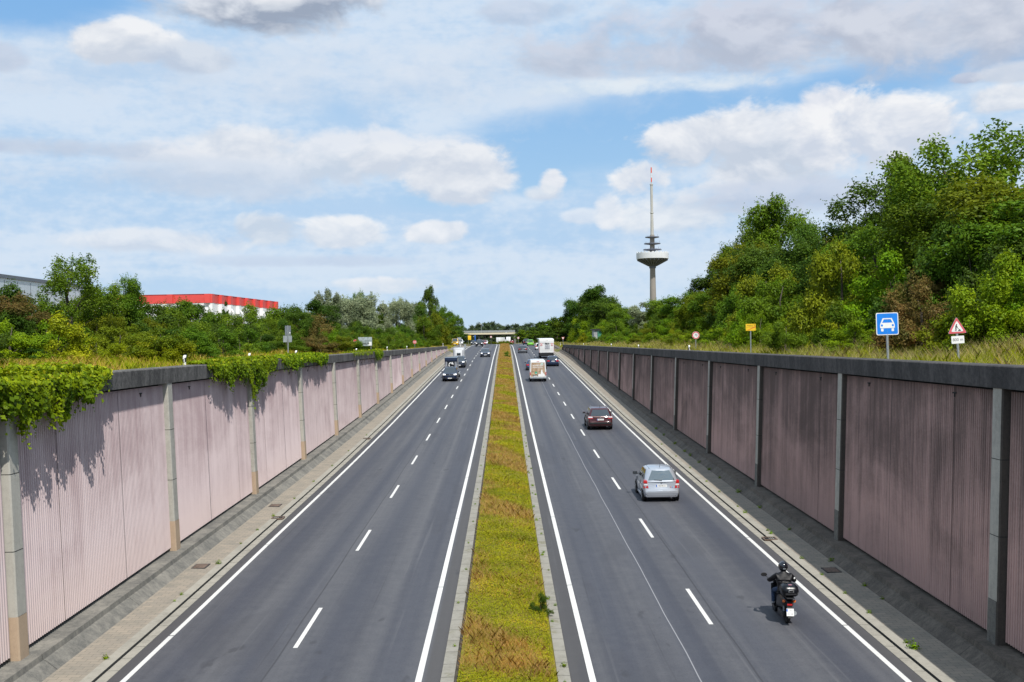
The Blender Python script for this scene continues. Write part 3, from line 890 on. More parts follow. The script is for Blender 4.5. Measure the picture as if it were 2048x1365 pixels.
    # door seams and handles
    for sg in (-1, 1):
        ym = s['gr'][0] + (s['gr'][1] - s['gr'][0]) * .47
        for yd in (ym, s['gr'][1] - .35): MB().box((sg * hw * .984, yd, gz + .42), (.03, .012, .52)).build('door_seam', M['black'], t)
        for yd in (ym + .12, ym - .62):
            if yd > s['axles'][0] + .45 or True: MB().box((sg * hw * .985, yd, belt - .17), (.045, .18, .03)).build('door_handle', P, t, bevel=.008)
    if s['roofrail']:
        for sg in (-1, 1):
            MB().tube([(sg * wr * .88, s['rf'][0] + .2, H - .01), (sg * wr * .88, s['rf'][0] + .35, H + .045), (sg * wr * .88, s['rf'][1] - .35, H + .045), (sg * wr * .88, s['rf'][1] - .2, H - .01)], .018, 6).build('roof_rail', M['chrome'], t)
    return t, s, glevel

def rear_details(t, s, lamp='hatch', plate_z=.72, txt='', plate=True, tow=False):
    hw, L = s['W'] / 2, s['L']; belt = s['belt']; gz = s['gz']
    z0, z1 = s['tail_z']
    for sg in (-1, 1):
        mb = MB()
        def lp(za, zb, m, inn, pro=.028):
            xo = hw * .992; xi = hw * inn
            yb = .034; ya = .34
            mb.hexa([(sg*xi, yb - pro, za), (sg*xo, yb + .035, za), (sg*(xo + .008), ya, za), (sg*xi, ya, za),
                     (sg*(xi + .02), yb - pro + .02, zb), (sg*(xo - .03), yb + .055, zb), (sg*(xo - .025), ya, zb), (sg*(xi + .02), ya, zb)], m)
        h = z1 - z0
        if lamp == 'hatch':
            lp(z0, z0 + h * .30, 0, .72); lp(z0 + h * .30, z0 + h * .62, 1, .74); lp(z0 + h * .62, z1, 0, .78)
        elif lamp == 'wide':
            lp(z0, z1, 0, .52)
        elif lamp == 'clear':
            lp(z0, z0 + h * .35, 0, .60); lp(z0 + h * .35, z1, 1, .62)
        mb.build('tail_light', [M['red_lamp'], M['clear_lamp']], t, bevel=.012)
    # bumper
    mb = MB(); bz = gz + .20
    mb.box((0, .055, bz + .10), (s['W'] * .90, .14, .17)); mb.box((0, .075, bz - .06), (s['W'] * .86, .12, .12), 1)
    mb.build('bumper', [s.get('bumper', s['paint']), M['black']], t, bevel=.045)
    hs = MB(); hs.box((0, .045, bz + .215), (s['W'] * .64, .03, .014))
    hs.build('hatch_seam', M['black'], t)
    if plate: number_plate(t, 0, .046, plate_z, .50, .115, txt)
    MB().lathe([(.05, 0), (.05, .012), (.03, .018)], c=(0, 0, 0), n=14, axis='y').build('badge', M['chrome'], t, loc=(0, .045, plate_z + .155))
    # wiper
    y0, y1, w, z = None, None, None, None
    if tow:
        MB().tube([(0, .1, gz + .1), (0, -.05, gz + .1), (0, -.09, gz + .19)], .025, 6).build('tow_bar', M['black'], t)
    MB().tube([(hw * .52, -.01, gz + .05), (hw * .52, .2, gz + .07)], .03, 10).build('exhaust', M['chrome'], t)

def front_details(t, s, txt='', grille=.55, lampz=None, plate_z=.42):
    hw, L = s['W'] / 2, s['L']; z = lampz or (s['nose'] + .04)
    for sg in (-1, 1):
        mb = MB(); xo, xi = hw * .90, hw * .52
        mb.hexa([(sg*xi, L - .0, z - .07), (sg*xo, L - .11, z - .05), (sg*xo, L - .5, z - .02), (sg*xi, L - .4, z - .05), (sg*xi, L - .03, z + .07), (sg*(xo - .01), L - .14, z + .10), (sg*(xo - .01), L - .52, z + .10), (sg*xi, L - .42, z + .07)])
        mb.build('headlight', M['lit_lamp'], t, bevel=.015)
        MB().lathe([(.07, 0), (.07, .02)], n=14, axis='y').build('fog_lamp', M['clear_lamp'], t, loc=(sg * hw * .68, L - .11, s['gz'] + .2))
    mb = MB(); mb.box((0, L - .045, z - .01), (s['W'] * grille, .10, .14)); mb.box((0, L - .035, s['gz'] + .18), (s['W'] * .62, .12, .16))
    mb.build('grille', M['black'], t, bevel=.02)
    MB().lathe([(.06, 0), (.06, .02), (.03, .03)], n=16, axis='y').build('badge', M['chrome'], t, loc=(0, L + .005, z))
    mb = MB(); mb.box((0, L - .01, z - .085), (s['W'] * grille * .9, .05, .02)); mb.build('trim', M['chrome'], t, bevel=.006)
    number_plate(t, 0, L + .03, plate_z, .52, .115, txt, flip=-1)

def hatch_wiper(t, s, gl):
    y0, y1, w, z = gl(.1); ya, _, _, za = gl(.22)
    MB().tube([(.02, y0 - .075, z), (-.34, y0 - .055, z + .03)], .012, 5).build('wiper', M['black'], t)
    yb, _, _, zb = gl(.97)
    MB().tube([(0, yb + .22, s['H'] + .02), (0, yb + .05, s['H'] + .26)], [.012, .005], 5).build('antenna', M['black'], t)

M['glass_sky'] = glass_mat('reflective_rear_glass', (.030, .045, .045)); M['glass_sky'].node_tree.nodes['Principled BSDF'].inputs['IOR'].default_value = 3.2
silver = paint('silver_paint', (.52, .55, .60), .55, .30)
maroon = paint('maroon_paint', (.052, .003, .006), .15, .38)
navy = paint('navy_paint', (.012, .024, .058), .4, .28)
blue = paint('blue_paint', (.022, .05, .16), .4, .3)
darkgrey = paint('dark_grey_paint', (.040, .045, .055), .5, .3)
blackp = paint('black_paint', (.008, .009, .012), .3, .25)
slate = paint('slate_blue_paint', (.045, .060, .095), .45, .3)
whitep = paint('white_car_paint', (.74, .75, .76), .0, .3)
redp = paint('red_paint', (.36, .02, .03), .25, .3)
green = paint('lime_green_paint', (.16, .50, .03), .1, .3)
yellow = paint('yellow_paint', (.80, .48, .03), .05, .35)

def X_at(px, py, y):
    return at(px, py, y).x

# -- outbound traffic, seen from behind
y = 50.3
t, s, gl = car('silver small hatchback driving in the right lane ahead of the scooter', dict(rear_glass=M['glass_sky'], L=3.85, W=1.68, H=1.52, belt=.97, hood=.93, paint=silver, gr=(.09, 2.95), rf=(.40, 1.95), taper=.77, round=.24, axles=(.58, 3.02), tyre=.30, nose=.60, tail_z=(.66, 1.02), mirror=M['black']), (7.14, y, road_z(y)))
rear_details(t, s, 'hatch', .76, 'RD·VR 11'); hatch_wiper(t, s, gl)
for sg in (-1, 1): MB().tube([(sg * .50, .55, s['H'] - .012), (sg * .50, 1.95, s['H'] - .008)], .014, 5).build('roof_strip', M['black'], t)
MB().box((.42, .045, .70), (.05, .03, .03)).build('sticker', M['sign_red'], t); MB().box((.50, .045, .695), (.04, .03, .035)).build('sticker', M['sign_blue'], t)

y = 81.6
t, s, gl = car('dark red estate car with tow bar in the right lane', dict(L=4.6, W=1.86, H=1.60, belt=1.0, hood=.96, gz=.22, paint=maroon, gr=(.12, 3.35), rf=(.62, 2.5), taper=.78, axles=(.85, 3.6), tyre=.34, nose=.66, tail_z=(.86, 1.03), roofrail=True, low=M['black'], bumper=M['black'], mirror=maroon), (7.07, y, road_z(y)))
rear_details(t, s, 'clear', .80, 'RD·LK 42', tow=True); hatch_wiper(t, s, gl)
MB().box((0, .02, s['gz'] + .27), (1.6, .03, .02)).build('trim', M['chrome'], t)

y = 168.0
t, s, gl = car('dark navy hatchback behind the white camper truck in the right lane', dict(L=4.3, W=1.86, H=1.54, belt=.97, hood=.93, paint=navy, gr=(.14, 3.1), rf=(.50, 2.3), taper=.78, axles=(.80, 3.45), nose=.62, tail_z=(.76, .93)), (7.34, y, road_z(y)))
rear_details(t, s, 'wide', .80, 'KI·S 107'); hatch_wiper(t, s, gl)
y = 158.0
t, s, gl = car('blue car half hidden in front of the wood patterned van', dict(L=4.4, W=1.82, H=1.50, belt=.94, hood=.9, paint=blue, gr=(.30, 3.1), rf=(.85, 2.4), taper=.78, axles=(.85, 3.5), tail_z=(.72, .92)), (3.95, y, road_z(y)))
rear_details(t, s, 'wide', .78, 'KI·MB 30')
y = 223.0
t, s, gl = car('dark grey hatchback with red tail lights alone in the left outbound lane', dict(L=4.3, W=1.82, H=1.48, belt=.94, hood=.9, paint=darkgrey, gr=(.14, 3.05), rf=(.60, 2.3), taper=.76, axles=(.8, 3.4), tail_z=(.78, .92), bumper=paint('grey_bumper', (.2, .21, .23))), (3.62, y, road_z(y)))
rear_details(t, s, 'wide', .62, 'PLÖ·A 9')
y = 243.0
t, s, gl = car('pale silver car partly hidden by the left edge of the camper truck', dict(L=4.1, W=1.75, H=1.50, paint=whitep, tail_z=(.70, .95)), (7.62, y, road_z(y)))
rear_details(t, s, 'wide', .68, 'KI·E 88')
y = 287.0
t, s, gl = car('bright lime green people carrier beyond the camper truck', dict(L=4.2, W=1.72, H=1.62, belt=.98, hood=.94, paint=green, gr=(.1, 3.2), rf=(.3, 2.3), taper=.86, tail_z=(.75, 1.05)), (6.72, y, road_z(y)))
rear_details(t, s, 'clear', .70, 'KI·G 21')
y = 312.0
t, s, gl = car('black off-road car just beyond the lime green one', dict(L=4.4, W=1.86, H=1.72, belt=1.05, hood=1.0, paint=blackp, gr=(.1, 3.1), rf=(.3, 2.3), taper=.84, tyre=.36, gz=.25), (6.15, y, road_z(y)))
rear_details(t, s, 'wide', .8, 'KI·D 64')
y = 455.0
t, s, gl = car('small red car farthest out beside the median', dict(L=3.9, W=1.7, H=1.46, paint=redp), (2.75, y, road_z(y)))
rear_details(t, s, 'wide', .68, 'KI·R 5')

# -- inbound traffic, seen from the front
y = 137.0; FR = PI
def inbound(label, spec, px, py, yy, txt, lampz=None, group=None):
    x = X_at(px, py, yy)
    t, s, gl = car(label, spec, (x, yy + spec.get('L', 4.3), road_z(yy + spec.get('L', 4.3))), yaw=PI)
    front_details(t, s, txt, lampz=lampz)
    return t, s
inbound('dark off-road car towing the black and silver horse trailer', dict(L=4.6, W=1.88, H=1.70, belt=1.06, hood=1.04, gz=.24, paint=navy, gr=(.15, 3.3), rf=(.45, 2.45), taper=.76, axles=(.9, 3.65), tyre=.36, nose=.82, roofrail=True), 899.6, 764.5, 137.0, 'RZ·KR 10')
inbound('dark blue off-road car towing the all white horse trailer', dict(L=4.7, W=1.9, H=1.72, belt=1.08, hood=1.05, gz=.24, paint=slate, gr=(.15, 3.4), rf=(.5, 2.5), taper=.76, axles=(.9, 3.75), tyre=.36, nose=.85), 917.8, 735.3, 167.5, 'SE·HH 3')
inbound('slate blue compact car alone beside the median approaching in the inner lane', dict(L=4.35, W=1.80, H=1.50, belt=.95, hood=.93, paint=slate, gr=(.15, 3.2), rf=(.5, 2.25), taper=.76, nose=.66), 970.5, 714.2, 203.0, 'KI·T 71')
inbound('black off-road car leading the distant inbound group', dict(L=4.5, W=1.92, H=1.78, belt=1.1, hood=1.05, gz=.25, paint=blackp, tyre=.36, nose=.85, taper=.8), 958.4, 694.6, 284.0, 'KI·W 18')
inbound('red car half hidden behind the distant black off-road car', dict(L=4.2, W=1.76, H=1.5, paint=redp, nose=.65), 966.0, 691.2, 330.0, 'KI·U 2')
inbound('white car at the back of the distant inbound group', dict(L=4.3, W=1.78, H=1.5, paint=whitep, nose=.65), 970.5, 688.2, 390.0, 'KI·Q 6')
inbound('dark estate car with white front entering from the left far ahead', dict(L=4.4, W=1.8, H=1.5, paint=navy, bumper=M['white'], nose=.65), 946.8, 688.2, 400.0, 'KI·B 77')
# yellow taxi van and white van on the slip road
def slip_car(label, spec, px, yy, zoff=.05):
    L_ = spec.get('L', 4.3); x = X_at(px, 690, yy)
    t, s, gl = car(label, spec, (x, yy + L_, ground_z(x, yy + L_) + zoff), yaw=PI)
    t.rotation_euler = (0, 0, PI)
    front_details(t, s, 'KI·X 4')
slip_car('bright yellow van waiting on the slip road beyond the left wall', dict(L=4.7, W=1.82, H=1.86, belt=1.12, hood=1.06, paint=yellow, gr=(.1, 4.1), rf=(.2, 3.2), taper=.88, axles=(.9, 3.8), tyre=.33, nose=.85), 909.5, 282.0)
slip_car('small white car behind the yellow van on the slip road', dict(L=4.2, W=1.76, H=1.6, paint=whitep, nose=.7), 919.5, 300.0)

# -- box vehicles
def slab_windows(): pass
def van():
    y = 134.4; t = thing('delivery_van', 'white delivery van with wood patterned rear doors and green emblem', 'van', (4.02, y, road_z(y)))
    t.rotation_euler = (math.atan((road_z(y + 3) - road_z(y - 1)) / 4), 0, 0)
    W, H, L = 2.05, 2.62, 5.9; hw = W / 2
    mb = MB(); vs = []; n = 0
    st = [(0, .955, .40, H - .10), (.10, 1.0, .36, H - .02), (.6, 1.0, .34, H), (4.0, 1.0, .34, H), (4.35, .985, .34, H - .18), (4.95, .96, .34, 1.55), (5.0, .95, .34, 1.30), (5.6, .92, .36, 1.08), (5.85, .82, .38, .85), (5.9, .7, .45, .7)]
    for yy, k, zb, zt in st:
        w = hw * k; tp = .86 if zt > 2 else .92
        half = [(0, zb), (w * .94, zb), (w, zb + .1), (w, zb + (zt - zb) * .45), (w * (tp + .06), zt - .28), (w * tp, zt - .06), (w * (tp - .1), zt), (0, zt + .03)]
        ring = [(a, yy, b) for a, b in half] + [(-a, yy, b) for a, b in half[-2:0:-1]]
        n = len(ring); vs += ring
    mb.add(vs, [(i*n+j, i*n+(j+1) % n, (i+1)*n+(j+1) % n, (i+1)*n+j) for i in range(len(st)-1) for j in range(n)] + [tuple(range(n)), tuple(len(vs)-n+q for q in range(n))[::-1]])
    mb.build('body', whitep, t, smooth=True, angle=40)
    # wood-patterned rear doors
    m, nt, b = new_mat('wood_board_print')
    o = nt.coords(); xx, yy_, zz = nt.sep(o)
    row = nt.math('FLOOR', nt.math('MULTIPLY', zz, 5.2))
    cm = nt.node('ShaderNodeCombineXYZ'); nt.con(nt.math('MULTIPLY', xx, 1.6), cm.inputs[0]); nt.con(nt.math('MULTIPLY', row, 3.7), cm.inputs[2])
    nz = nt.noise(cm.outputs[0], 1.5, 3, .6)
    wd = nt.mix(nt.rng(nz, .3, .7), (.56, .41, .27), (.31, .20, .12))
    gr = nt.math('FRACT', nt.math('MULTIPLY', zz, 5.2))
    wd = nt.mix(nt.rng(gr, .0, .10, .8, 0), wd, (.08, .045, .025))
    nt.con(wd, b.inputs['Base Color']); b.inputs['Roughness'].default_value = .4
    db = MB()
    for sg in (-1, 1):
        db.hexa([(sg*.012, -.012, .62), (sg*.90, -.012, .62), (sg*.90, .05, .62), (sg*.012, .05, .62), (sg*.012, -.012, 2.36), (sg*.80, -.012, 2.36), (sg*.80, .05, 2.36), (sg*.012, .05, 2.36)])
    d = db.build('rear_door', m, t)
    lg = MB()
    # white lettering block, two ragged lines as on the photo, and the white figure low on the right
    rr_ = random.Random(12)          # two rows of pale stroke shapes: the print is too small on the photo to be read
    for zc, hh, x0, x1 in ((2.02, .25, -.66, .62), (1.76, .15, -.66, .60)):
        xq = x0
        while xq < x1:
            wq = rr_.uniform(.05, .085); hq = hh * rr_.uniform(.75, 1.0)
            lg.box((xq + wq / 2, -.018, zc - (hh - hq) / 2), (wq * .45, .004, hq)); lg.box((xq + wq / 2, -.019, zc + rr_.uniform(-.4, .4) * hh), (wq, .004, hh * .22))
            xq += wq + .022
    lg.poly([(.30, 2.10), (.66, 2.16), (.64, 2.30), (.34, 2.26)], -.017, 2)
    lg.lathe([(.17, -.018), (.17, -.012)], c=(-.25, 0, 1.12), n=24, axis='y', m=1)
    lg.lathe([(.07, -.023), (.07, -.019)], c=(-.24, 0, 1.06), n=16, axis='y', m=2)
    lg.poly([(.34, .95), (.34, 1.2), (.42, 1.5), (.52, 1.5), (.56, 1.25), (.66, 1.05), (.84, .86), (.84, .64), (.02, .64), (.02, .92), (.2, .96)], -.016, 0)
    lg.build('door_print', [M['white'], simple('emblem_green', (.01, .26, .12), .5), simple('emblem_pale', (.5, .75, .7), .5)], d)
    for sg in (-1, 1):
        l = MB(); l.box((sg * .955, .03, 1.02), (.11, .10, .34)); l.box((sg * .955, .02, .80), (.11, .10, .1), 1)
        l.build('tail_light', [M['red_lamp'], M['clear_lamp']], t, bevel=.015)
        for ay in (1.1, 4.7):
            MB().lathe([(.42, -.01), (.42, .012)], n=28, axis='x').build('wheel_arch', M['black'], t, loc=(sg * hw * .995, ay, .38))
            wheel(t, sg * (hw - .11), ay, .35, .22, M['steel'], sg)
        mm = MB(); mm.box((sg * (hw + .16), 4.5, 1.45), (.20, .12, .38)); mm.box((sg * hw, 4.5, 1.35), (.2, .06, .06)); mm.build('mirror', M['black'], t, bevel=.03)
    b_ = MB(); b_.box((0, .0, .50), (1.96, .22, .17)); b_.build('bumper', M['steel_dull'], t, bevel=.03)
    number_plate(t, -.34, -.03, .70, .52, .11, 'KI·HL 12'); 
    MB().box((0, .0, 2.50), (.3, .03, .05)).build('brake_light', M['red_lamp'], t)
    w = MB(); w.box((-.34, -.02, .80), (.62, .03, .09)); w.build('handle_trim', M['black'], t)
van()

def camper():
    y = 193.0; t = thing('camper_truck', 'large white camper truck with black lower rear in the right lane', 'camper', (7.36, y, road_z(y)))
    t.rotation_euler = (math.atan((road_z(y + 3) - road_z(y - 1)) / 4), 0, 0)
    W, H, L = 2.62, 3.45, 7.2; hw = W / 2
    cr = simple('camper_white', (.70, .70, .69), .4, 0, .05, 1.0)
    mb = MB(); mb.box((0, L / 2 - .4, 1.02 + (H - 1.02) / 2), (W, L - .8, H - 1.02)); mb.build('box_body', cr, t, bevel=.10)
    mb = MB(); mb.box((0, .0 + .04, 2.98), (W * .98, .16, .70)); mb.build('rear_cap', cr, t, bevel=.05)
    MB().box((0, 6.6, 1.25), (2.1, 2.2, 1.6)).build('cab', cr, t, bevel=.2)
    MB().box((0, 6.4, 2.5), (2.3, 2.0, .9)).build('roof_pod', cr, t, bevel=.2)
    MB().box((0, 3.5, .72), (2.3, 6.4, .6)).build('chassis', M['black'], t)
    gm = simple('plate_grey_print', (.36, .37, .40), .5, 0, .3, 3)
    wdw = MB(); wdw.box((.12, -.012, 2.05), (.86, .03, .72)); wdw.build('rear_window', gm, t, bevel=.02)
    tx = MB(); add_text(tx, 'EIKA', .36, .08, -.058, 2.62, 0, sx=1.05, bold=.03); tx.build('lettering', M['dark_metal'], t)
    for sg, z in ((-1, 2.5), (1, 2.5)):
        ck = MB()
        for i in range(3):
            for j in range(3):
                ck.box((sg * .93 + (i - 1) * .11, -.055, z + (j - 1) * .14), (.105, .012, .135), (i + j) % 2)
        ck.build('warning_board', [M['sign_red'], cr], t)
        l = MB(); l.box((sg * .93, .02, .82), (.40, .10, .16)); l.box((sg * .93, .015, .62), (.32, .10, .22), 1); l.build('tail_light', [M['red_lamp'], M['clear_lamp']], t, bevel=.02)
        MB().box((sg * hw * .985, -.006, 1.9), (.03, .02, 1.7)).build('edge_marking', M['red_lamp'], t)
        for ay in (1.6, 6.2): wheel(t, sg * (hw - .2), ay, .42, .3, M['steel'], sg)
        mm = MB(); mm.box((sg * (hw + .12), 6.9, 2.1), (.22, .12, .5)); mm.build('mirror', M['black'], t, bevel=.03)
    b_ = MB(); b_.box((0, .02, .72), (2.5, .2, .5)); b_.build('bumper', M['black'], t, bevel=.04)
    MB().box((0, .0, 1.06), (2.56, .14, .06)).build('trim', M['chrome'], t)
    MB().box((.1, -.03, 3.28), (.14, .05, .06)).build('reversing_camera', M['black'], t)
camper()

def horse_trailer(label, px, py, yy, W, H, front, side, dark_roof):
    x = X_at(px, py, yy); t = thing('horse_trailer', label, 'trailer', (x, yy, road_z(yy)))
    t.rotation_euler = (math.atan((road_z(yy + 3) - road_z(yy - 1)) / 4), 0, 0)
    hw = W / 2; L = 3.5; zb = .45
    mb = MB(); vs = []; n = 0
    st = [(0, .80, zb + .4, H - .28), (.10, .92, zb + .1, H - .10), (.40, 1.0, zb, H - .01), (1.6, 1.0, zb, H), (L, 1.0, zb, H - .05)]
    for yv, k, z0, z1 in st:
        w = hw * k
        half = [(0, z0), (w, z0), (w, z0 + .3), (w, z1 - .45), (w * .985, z1 - .2), (w * .9, z1 - .05), (w * .7, z1), (0, z1 + .02)]
        ring = [(a, yv, b) for a, b in half] + [(-a, yv, b) for a, b in half[-2:0:-1]]; n = len(ring); vs += ring
    mb.add(vs, [(i*n+j, i*n+(j+1) % n, (i+1)*n+(j+1) % n, (i+1)*n+j) for i in range(len(st)-1) for j in range(n)] + [tuple(range(n)), tuple(len(vs)-n+q for q in range(n))[::-1]])
    mb.build('body', side, t, smooth=True, angle=40)
    fp = MB(); fp.hexa([(-hw*.52, -.035, zb + .35), (hw*.52, -.035, zb + .35), (hw*.52, .1, zb + .35), (-hw*.52, .1, zb + .35), (-hw*.58, -.035, H - .33), (hw*.58, -.035, H - .33), (hw*.58, .3, H - .33), (-hw*.58, .3, H - .33)])
    f = fp.build('front_panel', front, t, bevel=.03)
    if dark_roof:
        rf = MB(); rf.box((0, L / 2 + .02, H - .12), (W * .98, L + .02, .32)); rf.box((0, .02, H - .30), (W * .96, .16, .34)); rf.build('roof', navy, t, bevel=.09)
        em = MB(); pts = []
        for i in range(19):                                           # pale horse-head swoosh on the nose
            a = math.radians(60 + i * 240 / 18); pts.append((-.02 + .24 * math.cos(a), -.05, 1.72 + .30 * math.sin(a)))
        em.tube(pts, [.03 + .05 * math.sin(PI * i / 18) for i in range(19)], 6)
        em.poly([(.02, 1.93), (.10, 2.02), (.16, 2.16), (.21, 2.05), (.26, 2.16), (.28, 1.98), (.36, 1.84), (.30, 1.78), (.2, 1.86), (.1, 1.84)], -.05, 0, .02)
        em.build('emblem', M['white'], f)
    else:
        MB().box((0, -.04, H - .98), (.62, .03, .40)).build('front_window', M['glass'], t, bevel=.03)
        MB().box((0, -.04, H - 1.42), (.2, .02, .06)).build('badge', M['rust'], t)
    for sg in (-1, 1):
        MB().box((sg * hw * 1.002, 1.0, H - .85), (.02, .42, .62)).build('side_window', M['glass'], t, bevel=.02)
        MB().box((sg * hw * .78, .05 - .03, zb + .9), (.22, .03, .9)).build('jockey_door', side, t, bevel=.02)
        for ay in (1.9, 2.7):
            wheel(t, sg * (hw + .12), ay, .31, .2, M['steel'], sg)
        fd = MB(); fd.box((sg * (hw + .12), 2.3, .68), (.26, 1.7, .06)); fd.box((sg * (hw + .12), 1.47, .55), (.26, .05, .3)); fd.build('mudguard', M['steel_dull'], t, bevel=.02)
    dr = MB(); dr.tube([(-hw * .8, .6, .42), (0, -1.0, .45), (hw * .8, .6, .42)], .04, 6); dr.tube([(0, -1.0, .45), (0, -1.3, .47)], .05, 6)
    dr.build('drawbar', M['steel'], t)
silver_side = simple('trailer_silver', (.30, .31, .34), .45, .4, .08, 2)
grey_side = simple('trailer_grey', (.42, .43, .45), .5, .2, .06, 2)
horse_trailer('black fronted horse trailer with white emblem and silver sides', 902.5, 765, 143.4, 1.72, 2.66, blackp, silver_side, True)
horse_trailer('white horse trailer with small dark window in its nose', 917.8, 736, 174.2, 1.86, 2.80, whitep, grey_side, False)

def box_truck(label, px, yy, W, H, L, yaw=0):
    x = X_at(px, 684, yy); t = thing('box_truck', label, 'truck', (x, yy, road_z(yy)), (0, 0, yaw))
    cr = simple('truck_white', (.78, .78, .78), .4, 0, .04, .6)
    MB().box((0, L / 2, .95 + (H - .95) / 2), (W, L, H - .95)).build('box_body', cr, t, bevel=.05)
    MB().box((0, L + 1.0, 1.5), (W * .95, 1.9, 2.2)).build('cab', cr, t, bevel=.15)
    MB().box((0, L / 2, .7), (W * .5, L + 2, .4)).build('chassis', M['black'], t)
    MB().box((0, -.01, .95 + (H - .95) / 2), (.03, .03, H - 1.1)).build('door_seam', M['black'], t)
    for sg in (-1, 1):
        MB().box((sg * W * .38, .0, .85), (.3, .08, .14)).build('tail_light', M['red_lamp'], t)
        for ay in (1.5, L + 1.0): wheel(t, sg * (W / 2 - .2), ay, .45, .3, M['steel'], sg)
box_truck('tall white box truck right of the median hedge end far ahead', 1016.8, 520.0, 2.1, 3.3, 6)
box_truck('pair-doored white lorry beneath the right half of the distant bridge', 996.5, 640.0, 2.5, 3.9, 8, -.35)
# ------------------------------------------------------------------ scooter and rider
def skin_mesh(nodes, edges, sub=2, root=None):
    """nodes: name -> (x, y, z, radius[, radius2]); grows one continuous surface"""
    names = list(nodes); me = bpy.data.meshes.new('s')
    me.from_pydata([nodes[k][:3] for k in names], [(names.index(a), names.index(b)) for a, b in edges], [])
    o = bpy.data.objects.new('s', me); COL.objects.link(o)
    md = o.modifiers.new('skin', 'SKIN'); md.use_smooth_shade = True
    for i, k in enumerate(names):
        r = nodes[k][3]; r2 = nodes[k][4] if len(nodes[k]) > 4 else r
        me.skin_vertices[0].data[i].radius = (r, r2); me.skin_vertices[0].data[i].use_root = (k == (root or names[0]))
    sb = o.modifiers.new('sub', 'SUBSURF'); sb.levels = sub; sb.render_levels = sub
    dg = bpy.context.evaluated_depsgraph_get(); dg.update()
    out = bpy.data.meshes.new_from_object(o.evaluated_get(dg))
    bpy.data.objects.remove(o); bpy.data.meshes.remove(me)
    out.polygons.foreach_set('use_smooth', [True] * len(out.polygons))
    return out

